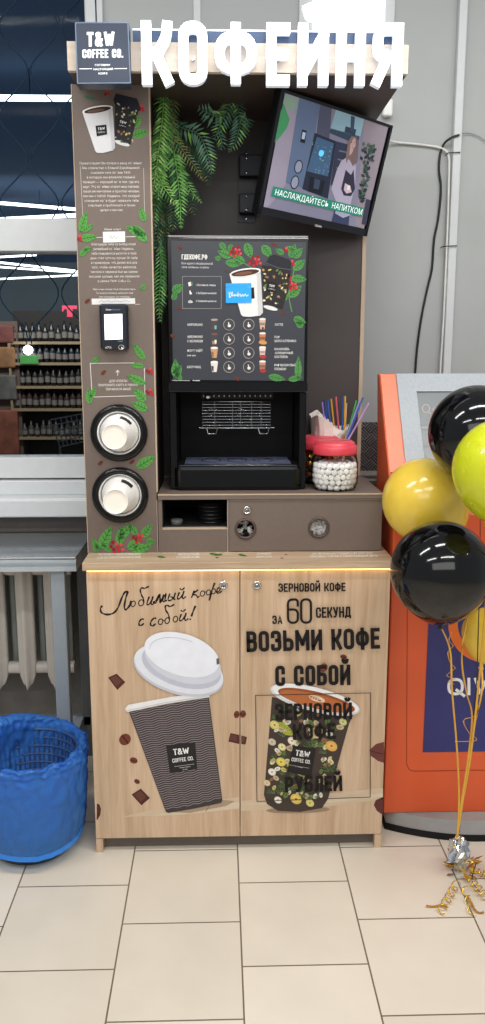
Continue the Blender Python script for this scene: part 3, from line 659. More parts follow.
# right door: patterned cup
a = Art(DOORF)
a.poly([(241,801),(300,796),(383,788),(383,799),(330,806),(241,811)], (206,184,157), 1); a.poly([(241,804),(320,800),(383,793),(383,797),(300,806)], (212,194,170), 2)
a.ell(298,810,32,3.2,(150,128,106), -.02, 24, 3)
body = [(272,697),(354.6,712),(349,724),(328,799),(322,808),(300,812),(278,811),(267,804),(264,795)]
a.poly(body, (70,60,54), 4)
random.seed(8)
LT, RT, LB, RB = (272,699), (353,715), (265,800), (325,803)
def E5(s, t):
    l = (LT[0]+(LB[0]-LT[0])*t, LT[1]+(LB[1]-LT[1])*t); r_ = (RT[0]+(RB[0]-RT[0])*t, RT[1]+(RB[1]-RT[1])*t)
    return (l[0]+(r_[0]-l[0])*s, l[1]+(r_[1]-l[1])*s)
FC = [(206,190,110),(196,176,140),(222,208,160),(180,146,84),(104,128,70),(228,222,206),(150,110,80),(88,112,66)]
for i in range(150):
    s, t = random.uniform(.07,.92), random.uniform(.06,.96)
    if .36 < s < .78 and .42 < t < .68: continue
    x, y = E5(s, t); c = FC[i % 8]; rr = random.uniform(1.2,3.2); ro = random.uniform(0,3)
    if i % 4 == 3:
        for j in range(5): an = ro+j*.5; a.line([(x,y),(x+rr*3*math.cos(an), y-abs(rr*3*math.sin(an)))], .5, (92,120,72), k=5)
    else: a.ell(x, y, rr*1.25, rr*.8, c, ro, 12, 5); a.ell(x, y, rr*.6, rr*.35, tuple(int(z*.82) for z in c), ro, 8, 6)
for x, y, r_, c in ((274.5,725,5.2,(206,196,120)),(331.5,746,6.2,(214,168,92)),(282,747,4.2,(220,206,150)),(272,742,4.2,(196,184,164)),(281,762,5.2,(212,196,96)),(292,741,4.6,(226,214,196)),(272,772,4.2,(224,216,204)),(343,722,4.2,(190,190,130)),(267,783,3.6,(210,190,150)),(296,799,6,(214,186,96)),(278,800,4,(230,224,206)),(310,803,4.4,(208,196,120))):
    a.ell(x, y, r_, r_*.8, c, .6, 16, 7); a.ell(x, y, r_*.72, r_*.55, tuple(min(255, int(z*1.06)) for z in c), .6, 14, 8); a.ell(x, y, r_*.2, r_*.16, (120,96,60), .6, 8, 9)
for x, y in ((312,744),(330,768),(287,784),(300,788)):
    for j in range(9): an = .25+j*.33; a.line([(x,y+4),(x+9*math.cos(an), y+4-9*math.sin(an))], .65, [(96,122,72),(66,92,56)][j % 2], k=8)
a.leaf(278,722,.6,18,5,(170,176,70),(120,130,50),8); a.leaf(282,732,.2,14,4,(190,186,80),(120,130,50),8)
a.poly([(293,746),(316,748),(311,777),(287,772)], (40,36,36), 10)
a.caps('T&W', 295.2, 755.6, 309.3, 757.8, 6, 1.1, (236,234,230), k=11); a.caps('COFFEE CO.', 291.2, 761, 310.2, 764.0, 3.7, .58, (228,226,222), k=11); a.line([(289,764.8),(309,768.2)], .3, (190,188,186), k=11); a.text('ГОТОВИМ', 295.5,766.9,303,768.1,1.0,(200,198,196),k=11)
ro = math.radians(14)
a.ell(315,699.6,46,12.2,(214,212,212), ro, 40, 12); a.ell(315.6,698.6,44.5,10.6,(236,234,234), ro, 40, 13); a.ell(316.5,700.3,39.6,8.4,(150,82,46), ro, 36, 14); a.ell(316,701.2,37,7,(178,104,60), ro, 36, 15)
for i in range(4): a.ring(317+i*.8,698.8+i*.5,8-i*1.8,2.6-i*.5,.6,(234,214,190), .3, n=16, k=16)
a.build('printed_cup', dr, 'printed dark patterned paper cup of coffee')
a = Art(DOORF); a.bean(242.8,714,3.2,3.8,.2); a.build('printed_bean', dr)
a = Art(DOORF); choc(a, [(241.2,735.5),(247,737),(245.5,744.5),(241.2,744)])
a.build('printed_chocolate', dr)
for bb in ((343.5,656.8,3.4,2.4,.2),(323.8,667.5,3.8,4.4,.5,15)):
    a = Art(DOORF); a.bean(*bb); a.build('printed_bean', dr)
a = Art(DOORF)
a.poly([(384,742),(376,744),(369.5,750),(371,756),(378,761),(384.3,763)], (108,60,54), 1); a.line([(371,751),(378,753),(384,754)], .7, (70,34,32), k=2); a.build('printed_bean', dr)
a = Art(DOORF); a.poly([(383.2,797),(376,800),(373.8,805),(377,811),(382.8,815)], (96,52,48), 1)
a.build('printed_bean', dr)

# ---------------------------------------------------------------- countertop with warm strip light
ct = thing('countertop', 'thin oak worktop over the printed cabinet, glowing strip light under its front edge', 'worktop', (0,.24,ZC0))
q = MB(); q.box(-WC, WC, -.014, KB, ZC0, ZC1, OAKH); q.build('board', parent=ct, bevel=.0015)
q = MB(); q.box(-W+.004, W-.004, -.009, -.004, ZC0-.003, ZC0-.0003, M('warm_led', (255,226,160), .5, emit=5.5, ecol=(255,205,125), noise=.01)); q.build('led_strip', parent=ct)
a = Art(plane_z(ZC1)); WT = (244,240,232)
a.text('ВОЗЬМИ СТАКАН И КРЫШКУ', 99,555.3,141,554.9,1.7,WT,bold=.006); a.text('САМООБСЛУЖИВАНИЕ', 97,558.4,141,558.0,1.8,WT,bold=.006)
a.text('ВКУСНЫЙ', 178.5,555.2,199,555.0,1.7,WT,bold=.006); a.text('С СОБОЙ КОФЕ', 176.5,558.0,200,557.8,1.8,WT,bold=.006)
a.text('НАСЛАЖДАЙСЯ', 257,554.6,271,554.5,1.5,WT,bold=.006); a.text('КАЖДЫМ ГЛОТКОМ', 256,557.4,272,557.2,1.6,WT,bold=.006)
a.text('МЫ ДЕЛАЕМ НАСТОЯЩИЙ КОФЕ ДЛЯ ТЕБЯ', 312,554.4,372,554.0,1.5,WT,bold=.006); a.text('СПАСИБО, ЧТО ТЫ С НАМИ КАЖДЫЙ ДЕНЬ', 310,557.2,378,556.6,1.7,WT,bold=.006)
for x, y, an in ((157,556.5,.1),(209,553.5,.1),(223,554,3.0),(238,554.2,.2)): a.leaf(x, y, an, 9, 2.4, (104,140,70), (60,90,44), 1)
for x, y in ((286,554.6),(217,557.6),(282,558)): a.ell(x, y, 1.6, .5, (110,60,44), n=10)
a.build('printed_text', ct, 'small white lettering and green leaves')

# ---------------------------------------------------------------- tower panel
TZ0, TZ1, TXL, TXR = ZC1, 2.322, -.469, -.253
tower = thing('tower_panel', 'tall brown printed tower panel on the left end of the counter', 'panel', ((TXL+TXR)/2, .3, TZ0))
R1 = P(119,433,YT); R2 = P(120.3,495,YT)
q = MB(); plate(q, rect(TXL, TXR-.0, TZ0, TZ1), [circ(R1.x, R1.z, .066), circ(R2.x, R2.z, .066)], YT, YT+.018, BROWN); q.build('front_board', parent=tower)
q = MB(); q.box(TXR-.018, TXR, YT+.0185, KB, TZ0, TZ1, DARKBROWN); q.box(TXL, TXL+.018, YT+.0185, KB, TZ0, TZ1, DARKBROWN); q.build('side_board', parent=tower)
q = MB(); q.box(TXR, TXR+.004, YT-.001, YT+.018, 1.155, TZ1, EDGE); q.box(TXR, TXR+.0015, YT-.001, YT+.018, TZ0, 1.13, EDGE); q.box(TXL-.002, TXL, YT-.001, YT+.018, TZ0, TZ1, EDGE); q.build('edge_band', parent=tower)
TWF = plane_y(YT, .00035); TW = (226,222,216)
a = Art(TWF)
G1, G2 = (92,158,74), (40,98,48)
# printed cups at the top
a.leaf(132,136,-.3,17,9,(84,150,62),G2,1); a.leaf(134,128,-1.1,14,8,(98,164,74),G2,1); a.leaf(96,99,-2.9,13,6,(96,118,100),(60,84,70),1); a.leaf(112,100,-.3,10,5,(90,112,96),(60,84,70),1); a.berries(141,108,5,2.0,3.4); a.berries(107,93,3,1.7,2.5)
a.poly([(115,101.8),(138.8,109.6),(130.4,145),(114.2,139.6)], (44,42,46), 3); a.poly([(116,93.5),(137,98.5),(141,108.5),(139,111.5),(114.2,103.6),(113.6,99)], (36,38,48), 4); a.ell(122,143.2,8,2.2,(226,226,226), .3, 16, 3)
random.seed(5)
for i in range(34):
    s, t = random.random(), random.random(); x = 115.5+t*-.5+s*(22.5-6*t); y = 103+s*7.2+t*36
    if 117 < x < 128 and 118 < y < 131: continue
    a.ell(x, y, random.uniform(.7,1.8), random.uniform(.6,1.1), FC[i % 8], random.uniform(0,3), 9, 4)
a.poly([(118,118),(128,120.6),(126,131),(116.4,128.6)], (30,30,34), 5); a.caps('T&W', 119.4,122.6,126.2,124.3,2.6,.6,(220,220,220),k=6); a.text('COFFEE CO.',118.6,125.6,126,127.4,1.4,(210,210,210),k=6)
a.poly([(82.3,112),(112.6,107),(115.2,147.5),(113,150.5),(103,153),(97,152.8),(95.3,151)], (226,226,228), 7); a.poly([(108,108),(112.6,107),(115.2,147.5),(112,150.5)], (204,204,208), 8)
a.ell(97.5,109.6,15.4,3.7,(244,244,244), -.16, 26, 9); a.ell(97.6,110,13.6,2.7,(64,44,38), -.16, 24, 10); a.ell(96,110.6,9,1.5,(112,84,70), -.16, 18, 11)
a.poly([(95.5,125.8),(106.3,124.6),(107.2,134.4),(96.8,136.4)], (34,36,42), 9); a.caps('T&W', 98,130.3,105,129.5,2.7,.6,(226,226,226),k=10); a.text('COFFEE CO.',97.6,133.4,105.4,132.4,1.6,(220,220,220),k=10)
# paragraphs
L1 = ['Приветствуем! Вы попали в нашу кофейню!','Мы совместно с Еленой Барабановой','основали сеть кофеен T&W,','в которую мы вложили главный','принцип — хороший кофе там, где его','ждут. Эту кофейню открыл наш партнер,','такой же мечтатель и простой человек,','как мы с тобой. Надеюсь, что каждый','стаканчик кофе будет заряжать тебя','счастьем и приближать к твоим','целям и мечтам.']
HW = [31,28.5,20,24,28,28.5,28.5,28,27,23.5,11.5]
for i, (t, hw) in enumerate(zip(L1, HW)): y = 164.4+i*4.68; c = 110.6+i*.12; a.text(t, c-hw, y, c+hw, y-.2, 2.45, TW, bold=.0)
L2 = ['Благодарю тебя за выбор моей','уютнейшей кофейни. Надеюсь,','тебе понравился напиток и твой','день стал чуточку лучше! От себя','я гарантирую, что делаю все для','того, чтобы качество напитков,','чистота и сервиса был на самом','высшем уровне, как мы привыкли','в семье T&W Coffee Co.']
HW = [22,20.5,22.5,23.5,23,22.5,23.5,25,16.5]
for i, (t, hw) in enumerate(zip(L2, HW)): y = 245.4+i*4.6; c = 113.6+i*.1; a.text(t, c-hw, y, c+hw, y-.2, 2.45, TW, bold=.0)
for i, (t, hw) in enumerate((('Мне очень важна твоя обратная связь.',21.5),('Ты всегда можешь написать мне',18.5),('или позвонить по телефону',15.5))): y = 290.2+i*3.8; a.text(t, 114.6-hw, y, 114.6+hw, y-.15, 2.0, TW, bold=-.002)
a.text('Меня зовут', 104.5,230.4,121,230.2,2.2,TW,bold=.0)
a.poly([(102.8,231.8),(125,231.3),(125.2,242),(103.2,242.6)], (238,236,232), 2); a.line([(109,238.5),(111,235.5),(112,238.5),(114,236),(116,238.6),(119,236.4)], .35, (150,150,160), k=3, smooth=4)
a.line([(92,237.6),(102.6,237.3)], .6, TW); a.line([(125.6,236.8),(139,236.4)], .6, TW); a.line([(80.2,166),(82.8,216)], .5, (190,184,178)); a.line([(143.6,168),(144.6,214)], .5, (190,184,178))
a.line([(100,238),(100,238.1)], .3, TW)
a.poly([(91.6,298.6),(135,298.2),(135.2,303.8),(91.8,304.6)], (228,226,224), 2); a.line([(99,302),(102,300.5),(104,302),(108,300.6),(111,302),(116,300.8),(120,301.8),(126,300.6),(130,301.6)], .35, (150,150,170), k=3); a.line([(135,304.3),(140,304.2)], .4, TW)
# payment note frame
a.line([(97,363.3),(90.2,363.4),(92.2,397)], .6, TW); a.line([(92.2,397),(134,395.8)], .6, TW); a.line([(96,363.3),(134,362.9)], .6, TW); a.line([(144.4,368),(144.9,395)], .6, TW); a.line([(134,395.8),(145,395.6)], .6, TW)
a.line([(117.7,375.6),(117.6,370.6)], .6, TW); a.line([(115.8,372.4),(117.6,370.2),(119.4,372.3)], .6, TW)
a.text('ДЛЯ ОПЛАТЫ', 109.2,382.2,127.2,382.0,2.35,TW,bold=.006); a.text('ПРИЛОЖИТЕ КАРТУ К ЭКРАНУ', 98.2,386.3,138,386.0,2.35,TW,bold=.006); a.text('ТЕРМИНАЛА ВЫШЕ', 105.6,390.4,131,390.1,2.35,TW,bold=.006)
# leaves and berries
for x, y, an, L, Wd in ((80,232,-1.25,22,8),(80,239,-.15,18,8),(82,232,-.6,14,6),(83,250,-.2,9,6),(80,256,-.8,11,6),(145,222,-1.9,16,7),(146,235,-2.75,22,10),(147,242,-2.3,22,9),(146,285,2.5,8,5),(92,362,-.5,9,5),(91,398,-1.2,12,6),(90,404,-1.7,16,7),(145,360,-2.2,21,7),(144,366,-3.05,14,6),(146,384,-2.7,22,8),(146,402,-2.3,19,9),(148,410,-2.7,18,9),(136,468,-.55,23,10),(124,518,-1.0,1,1)): a.leaf(x, y, an, L, Wd, G1, G2, 4)
for x, y, n, s in ((79.5,238,4,2.6),(150,371,5,3.2),(150,392,5,3.4)): a.berries(x, y, n, 1.6, s, 6)
for x, y, an, L, Wd in ((100,549,-1.1,26,11),(99,550,-2.1,14,6),(96,552,-1.5,9,7),(119,546,-1.45,20,9),(118,540,-.85,22,9),(131,551,-.25,22,9),(127,549,-.6,18,9),(141,538,-.9,18,9),(137,535,-2.2,13,7),(146,541,.1,9,7),(112,551,-2.6,12,6)): a.leaf(x, y, an, L, Wd, G1, G2, 4)
a.berries(116,547.5,9,2.1,6.5,6); a.berries(138,538,7,2.0,5,6)
for x, y in ((87.4,301),(103.5,372.5),(100.5,463),(132,462)): a.bean(x, y, 3.1, 1.8, -.7, 4)
a.build('printed_artwork', tower, 'printed white text, paper cups and green leaves')

# cup dispensers and their cups
CUPW = M('cup_paper', (252,249,244), .6, noise=.02); CUPB = M('cup_paper_base', (246,236,224), .6, noise=.02); FUN = M('dispenser_sleeve_white', (252,252,252), .35, noise=.02)
def dispenser(c, lab, clab):
    d = thing('cup_dispenser', lab, 'cup dispenser', (c.x, YT, c.z))
    q = MB(); q.lathe((c.x, YT-.0005, c.z), [(.066,-.02),(.066,.006),(.069,.012),(.078,.014),(.085,.010),(.0875,0),(.064,0),(.064,-.02)], BLACK, 48, axis=(0,-1,0)); q.build('ring', parent=d)
    q = MB(); q.lathe((c.x, YT, c.z), [(.0655,.006),(.0635,.004),(.0615,-.004),(.0605,-.02),(.0605,-.06)], FUN, 48, axis=(0,-1,0)); q.build('sleeve', parent=d)
    u = thing('paper_cup', clab, 'paper cup', (c.x, YT+.012, c.z))
    q = MB(); q.lathe((c.x, YT+.012, c.z), [(.0565,-.01),(.059,-.008),(.0598,-.004),(.0585,.002),(.0555,.02),(.0365,.128),(.0365,.131),(.035,.131),(.034,.127)], CUPW, 48, axis=(0,-1,0)); q.build('cup_body', parent=u)
    q = MB(); q.lathe((c.x, YT+.012, c.z), [(.0344,.1262),(0,.1262)], CUPB, 40, axis=(0,-1,0)); q.build('cup_base', parent=u)
    q = MB(); ang0 = math.radians(58); rows = []
    for j in range(9):
        an = ang0+(j-4)*.095; e = V((math.cos(an), 0, math.sin(an))); rows.append([V((c.x,YT+.012-h,c.z))+e*(.059-.0225*h/.128+.0006) for h in (.035,.062)])
    q.grid(rows, M('cup_logo_patch', (40,38,40), .6)); q.build('printed_patch', parent=u)
dispenser(R1, 'upper round black cup dispenser ring in the brown tower panel', 'white paper cup sticking base first out of the upper black ring')
dispenser(R2, 'lower round black cup dispenser ring in the brown tower panel', 'white paper cup sticking base first out of the lower black ring')

# card terminal
tA = P(99.2,303.5,YT); tB = P(130.4,351,YT)
ct2 = thing('card_terminal', 'small black card payment terminal with a lit white screen on the brown tower', 'card terminal', ((tA.x+tB.x)/2, YT, tB.z))
q = MB(); q.box(tA.x+.003, tB.x-.002, YT-.028, YT-.001, tB.z+.004, tA.z-.002, M('terminal_shell', (20,24,34), .3)); q.build('shell', parent=ct2, bevel=.006)
TPF = plane_y(YT-.0286)
a = Art(TPF); a.poly([(104.2,314.4),(122.2,313.9),(122.7,339.2),(104.9,339.8)], M('lit_white_screen', (244,248,255), .4, emit=1.1, noise=.01)); a.build('screen', ct2)
a = Art(TPF); a.text('Smart', 105.8,310.4,111.5,310.3,1.8,(226,228,232)); a.text('Касса', 112.4,310.3,120,310.2,1.6,(110,140,180)); a.text('67%', 105.2,348.6,111.6,348.5,2.3,(220,222,226),bold=.006); a.ring(121.3,347.2,2.7,2.2,.4,(200,202,206)); a.poly([(121,346.6),(124.2,348.6),(122.4,348.8),(121.8,350)], (236,238,240)); a.text('12:40',118,341.8,122.5,341.7,1.1,(180,184,190)); a.build('screen_print', ct2)

# ---------------------------------------------------------------- drawer unit
ZS0, ZS1 = 1.131, 1.15; DXL, DXR = TXR+.004, .451
du_ = thing('drawer_unit', 'low brown drawer unit on the counter carrying the coffee machine', 'drawer unit', (.1,.3,ZC1))
q = MB(); q.box(DXL, DXR, YT-.006, KB, ZS0, ZS1, BROWN); q.build('top_board', parent=du_, bevel=.0015)
q = MB(); q.box(DXL, DXR, YT-.0072, YT-.006, ZS1-.005, ZS1-.001, EDGE); q.build('edge_band', parent=du_)
cx0, cx1, cz0, cz1 = DXL+.012, -.034, 1.040, ZS0
q = MB(); INB = M('dark_compartment', (34,32,32), .7)
q.box(DXL, DXL+.012, YT+.0, KB, ZC1, ZS0, BROWN); q.box(DXR-.016, DXR, YT+.018, KB, ZC1, ZS0, BROWN); q.box(cx1, cx1+.007, YT, KB, ZC1, ZS0, BROWN); q.box(DXL+.012, DXR-.016, KB-.012, KB, ZC1, ZS0, INB)
q.box(DXL+.012, cx1, YT, YT+.016, ZC1, cz0-.004, BROWN); q.box(DXL+.012, cx1, YT-.001, KB-.012, cz0-.004, cz0, EDGE); q.box(cx0, cx1, YT+.02, KB-.012, cz0+.0, cz0+.001, INB); q.box(cx1-.001, cx1, YT+.02, KB-.02, cz0+.001, ZS0-.001, INB); q.box(cx0, cx0+.001, YT+.02, KB-.02, cz0+.001, ZS0-.001, INB)
q.box(cx1-.0, cx1+.0015, YT-.0012, YT, ZC1, ZS0, EDGE); q.build('carcass', parent=du_)
H1 = P(245.6,528.8,YT); H2 = P(318.8,527.6,YT)
q = MB(); plate(q, rect(-.0265, DXR, ZC1+.003, ZS0-.003), [circ(H1.x,H1.z,.0275), circ(H2.x,H2.z,.0275)], YT, YT+.016, BROWN); fd = q.build('drawer_front', parent=du_)
q = MB(); q.box(-.0268, DXR, YT-.0008, YT+.002, ZS0-.0032, ZS0-.0018, EDGE); q.build('edge_line', parent=fd)
for H in (H1, H2): q = MB(); q.lathe((H.x,YT,H.z), [(.0265,-.012),(.0265,.003),(.0285,.005),(.0325,.004),(.034,.0003),(.0275,.0003),(.0275,-.012)], M('brown_plastic_ring', (84,66,60), .35), 36, axis=(0,-1,0)); q.build('hole_ring', parent=fd)
c = P(247,510,YT); q = MB(); q.lathe((c.x, YT-.0003, c.z), [(0,0),(.0135,0),(.0135,.004),(.011,.006),(.008,.006),(.0075,.003),(.005,.003),(.005,.005),(0,.005)], CHROME, 28, axis=(0,-1,0)); q.box(c.x-.0008,c.x+.0008,YT-.0065,YT-.003,c.z-.004,c.z+.004,BLACKM); q.build('lock', parent=fd)
# crumpled papers behind the holes
random.seed(3)
def crumple(c, n, col, lab, darker):
    q = MB()
    for i in range(n):
        an = random.uniform(0,2*PI); rr = .024*math.sqrt(random.random()); p = V((c.x+rr*math.cos(an), c.y+random.uniform(0,.012), c.z+rr*math.sin(an)))
        a1 = random.uniform(0,PI); L = random.uniform(.006,.014); w_ = random.uniform(.003,.007); e = V((math.cos(a1),random.uniform(-.5,.5),math.sin(a1))); f = V((-math.sin(a1),random.uniform(-.5,.5),math.cos(a1)))
        q.face([p-e*L-f*w_, p+e*L-f*w_*.5, p+e*L*.8+f*w_, p-e*L*.7+f*w_*.8], M('crumpled_%d' % (i % 3+darker), [(226,224,218),(196,194,190),(150,148,146),(232,230,226),(210,208,204),(180,178,174)][i % 3+(0 if darker else 3)], .7))
    for i in range(1): q.lathe((c.x, c.y+.02, c.z), [(0,0),(.03,0)], M('hole_dark' if darker else 'hole_paper', (30,28,28) if darker else (206,204,200), .8), 24, axis=(0,-1,0))
    return q.build('crumpled_wrappers', label=lab, cat='waste paper')
crumple(V((H1.x,YT+.022,H1.z)), 16, 0, 'torn white and dark wrappers seen through the drawer hole under the lock', 1)
crumple(V((H2.x,YT+.02,H2.z)), 40, 0, 'crumpled white napkins filling the right hole of the drawer front', 0)
LIDM = M('black_cup_lid', (26,26,28), .3)
for i in range(5):
    q = MB(); z = cz0+.0015+i*.0125; q.lathe((-.085,.22,z), [(.0,.0),(.046,0),(.047,.004),(.043,.005),(.042,.011),(0,.0115)], LIDM, 32)
    q.build('cup_cover', label=['lowest','second lowest','middle','second highest','topmost'][i]+' black cup cover of the stack in the open compartment', cat='cup cover', group='lids stacked in the open compartment')
q = MB(); q.lathe((-.195,.17,cz0+.001), [(0,0),(.018,0),(.019,.015),(.0185,.016),(.016,.004),(0,.004)], M('grey_tub', (120,120,118), .4), 24); q.build('small_tub', label='small grey plastic tub at the left of the open dark compartment', cat='tub')
# ---------------------------------------------------------------- back panel and header
bpn = thing('kiosk_back_panel', 'dark brown back panel rising behind the coffee machine, light edge on its right', 'panel', (.1,KB+.01,ZC1))
q = MB(); q.box(TXL, .428, KB+.0005, KB+.018, ZS1+.001, TZ1, DARKBROWN); q.build('board', parent=bpn)
q = MB(); q.box(.428, .441, KB-.004, KB+.0185, ZS1+.001, TZ1, M('beige_edge', (186,164,142), .5)); q.build('edge_band', parent=bpn)
HZ0, HZ1, HX = 2.322, 2.3945, .4593
hd = thing('header_canopy', 'oak fronted canopy box above the coffee machine carrying the lit letters', 'canopy', (0,.24,HZ0))
HW_ = wood('header_oak', (214,197,178), (230,215,198), vertical=False)
q = MB(); q.box(-HX, HX, 0, .018, HZ0, HZ1, HW_); q.build('front_board', parent=hd)
q = MB(); q.box(-HX, HX, .0185, KB+.018, HZ0+.001, HZ1-.004, M('canopy_dark', (70,58,54), .45, noise=.04)); q.build('box', parent=hd)
rz = P(200,31,.0).z; q = MB(); q.box(P(133,40,0).x, P(395,40,0).x, .0, .02, HZ1+.0003, rz, M('dark_blue_rail', (66,86,118), .35, noise=.03)); q.build('rail', parent=hd)
q = MB(); q.box(P(133,40,0).x, P(395,40,0).x, -.001, .02, rz, rz+.004, M('rail_lit_edge', (240,246,250), .4, emit=.8, noise=.01)); q.build('lit_edge', parent=hd)
LET = M('lit_letter_face', (255,255,255), .4, emit=2.2, noise=.005); LETS = M('letter_side', (236,244,255), .4, emit=.35, noise=.01)
sg = thing('illuminated_sign', 'row of big glowing white letters reading КОФЕЙНЯ across the oak header', 'sign', (.09,-.03,2.29))
y1_, y2_ = -.034, -.012
for ch, u0, u1, vt, vb in (('К',141.5,172.3,20.5,84.6),('О',178.5,207.3,20.8,84.4),('Ф',214.5,257,24.0,82.0),('Е',266.5,290,22.4,85.2),('Й',298,328.6,22.8,85.4),('Н',336.6,365.4,22.8,85.6),('Я',373.2,403,22.6,85.8)):
    um = (u0+u1)/2; zt = P(um,vt,y1_).z; zb = P(um,vb,y1_).z; xa = P(u0,53,y1_).x; xb = P(u1,53,y1_).x
    q = MB(); t = .0262
    for g in caps(ch, xa, xb, zt-zb, t, round_=.5)[0]:
        q.hexa([(a_, y1_, zb+b_) for a_, b_ in g], [(a_, y2_, zb+b_) for a_, b_ in g], LETS); q.face([(a_, y1_-.0004, zb+b_) for a_, b_ in g], LET)
    q.build('sign_letter', parent=sg)
q = MB()
for u_ in (157,193,236,278,313,351,388): c = P(u_,60,0); q.tube([(c.x,-.0005,2.35),(c.x,y2_-.003,2.35)], .005, CHROME, 8)
q.build('standoff', parent=sg)
la, lb = P(74.3,21.6,-.05), P(131,84.2,-.05)
lg = thing('logo_sign', 'square dark sign reading T&W COFFEE CO. at the left end of the header', 'sign', ((la.x+lb.x)/2, -.03, lb.z))
q = MB(); q.box(la.x+.001, lb.x-.003, -.05, -.0005, lb.z, la.z, M('sign_navy', (44,54,74), .4, noise=.03)); q.build('box', parent=lg, bevel=.001)
a = Art(plane_y(-.0502)); LW = M('sign_white', (246,248,250), .5, emit=.35, noise=.01)
a.line([(75.4,22.6),(127.8,22.8),(130.4,82.8),(77.6,83.2)], 1.0, (120,136,160), closed=True)
a.caps('T&W', 87.0,46.6,114.6,46.2,14.6,2.9,LW); a.caps('COFFEE CO.', 82.4,58.2,123,57.6,8.8,1.6,LW)
a.text('ГОТОВИМ', 95,66,110,65.9,1.9,LW,bold=.02); a.text('НАСТОЯЩИЙ', 93.5,70.2,113,70.0,1.9,LW,bold=.02); a.text('КОФЕ', 98.5,74.4,107.5,74.3,1.9,LW,bold=.02); a.line([(79.3,68.8),(92,68.7)], .7, LW); a.line([(114.4,68.6),(127,68.5)], .7, LW)
a.build('printed_logo', lg, 'white logo lettering')

# ---------------------------------------------------------------- coffee machine
MX0, MX1, MY, MB_ = -.213, .2155, .165, .45
cm = thing('coffee_machine', 'black vending coffee machine with a printed menu door and an open cup bay', 'coffee machine', (0,.3,ZS1))
zt = P(240,237,MY).z; zl = P(240,392,MY).z; zq = P(240,466,MY).z
q = MB(); q.box(MX0, MX1, MY+.03, MB_, zl-.0, zt, BLACK); q.box(MX0, MX0+.022, MY+.012, MB_, ZS1+.004, zl, BLACK); q.box(MX1-.022, MX1, MY+.012, MB_, ZS1+.004, zl, BLACK)
q.box(MX0+.022, MX1-.022, .385, MB_, ZS1+.004, zl, M('bay_back', (9,10,15), .5, noise=.1, spec=.2)); q.box(MX0+.022, MX1-.022, MY+.05, .385, ZS1+.004, zq-.02, BLACKM); q.build('case', parent=cm, bevel=.003)
q = MB(); q.box(MX0, MX1, MY, MY+.029, zl, zt, BLACK); dm = q.build('menu_door', parent=cm, bevel=.004)
q = MB(); q.box(MX0-.001, MX1+.001, MY-.004, MY+.0, zl-.0, zl+.028, M('black_ledge', (10,10,11), .12)); q.build('door_ledge', parent=cm, bevel=.002)
q = MB(); q.box(MX0+.006, MX1-.004, MY+.002, MY+.03, zt+.0005, zt+.004, M('silver_trim', (150,146,144), .3, metal=.8)); q.build('top_trim', parent=cm)
# tray
q = MB(); rows = []
for z, inx, dy in ((ZS1+.001,.004,.006),(ZS1+.012,0,0),(zq-.012,0,0),(zq-.003,.001,.003),(zq,.004,.008)):
    rows.append([V((x_, y_, z)) for x_, y_ in [(MX0+.01+inx, .36)]+[(MX0+.01+inx+.03*(1-math.cos(t)), MY-.004+dy+.03*(1-math.sin(t))) for t in [PI/2*k/6 for k in range(7)]]+[(MX1-.01-inx-.03*(1-math.sin(t)), MY-.004+dy+.03*(1-math.cos(t))) for t in [PI/2*k/6 for k in range(7)]]+[(MX1-.01-inx, .36)]])
q.grid(rows, BLACK, smooth=False); q.face(rows[-1], BLACKM)
dt = q.build('drip_tray', parent=cm)
q = MB(); GR = M('tray_grate', (52,58,78), .25, metal=.5)
for k in range(9): yy = MY+.03+k*.02; q.tube([(MX0+.045,yy,zq+.003),(MX1-.045,yy,zq+.003)], .0028, GR, 6)
for k in range(3):
    c = V((-.085+.085*k, MY+.11, zq+.0045)); q.tube([c+V((.032*math.cos(t),.045*math.sin(t),0)) for t in [i*2*PI/24 for i in range(24)]], .002, GR, 6, closed=True)
q.build('grate', parent=dt)
q = MB(); q.box(MX0+.03, MX1-.03, MY+.0055, MY+.0075, zq-.0005, zq+.0015, M('tray_lip', (120,124,132), .25, metal=.6))
for k in range(24): x_ = -.09+k*.0085; q.tube([(x_,MY+.006,zq+.002),(x_+.003,MY+.006,zq+.002)], .0016, CHROME, 5)
q.build('tray_lip', parent=dt)
# wire rack in the bay
ry = .25; q = MB(); c0, c1 = P(202.4,401.5,ry), P(270.5,428,ry); WR = M('rack_chrome', (176,180,186), .25, metal=.9)
q.tube([(c0.x,ry,c0.z),(c1.x,ry,c0.z),(c1.x,ry,c1.z),(c0.x,ry,c1.z)], .0022, WR, 7, closed=True)
for k in range(1,9): z = c0.z+(c1.z-c0.z)*k/9; q.tube([(c0.x,ry,z),(c1.x,ry,z)], .0011, WR, 5)
for s in (.18,.44,.56,.72,.86): x_ = c0.x+(c1.x-c0.x)*s; q.tube([(x_,ry-.001,c0.z),(x_,ry-.001,c1.z)], .0013, WR, 5)
q.tube([(c0.x-.01,ry,c1.z+.001),(c1.x+.012,ry,c1.z+.001)], .0018, WR, 6)
for s in (.06,.82):
    x_ = c0.x+(c1.x-c0.x)*s; q.tube([(x_,ry,c1.z),(x_+.004,ry-.006,c1.z-.018),(x_+.03,ry-.006,c1.z-.018),(x_+.034,ry,c1.z)], .0018, WR, 6)
for s in (.12,.55):
    x_ = c0.x+(c1.x-c0.x)*s; z = (c0.z*.62+c1.z*.38); q.tube([(x_,ry-.003,z+.012),(x_+.014,ry-.003,z),(x_,ry-.003,z-.012),(x_-.014,ry-.003,z)], .0013, WR, 5, closed=True)
q.build('wire_rack', parent=cm)
q = MB(); a0, a1 = P(201,392.5,.235), P(273,398.5,.235); q.box(a0.x, a1.x, .23, .26, a1.z, a0.z+.012, BLACKM)
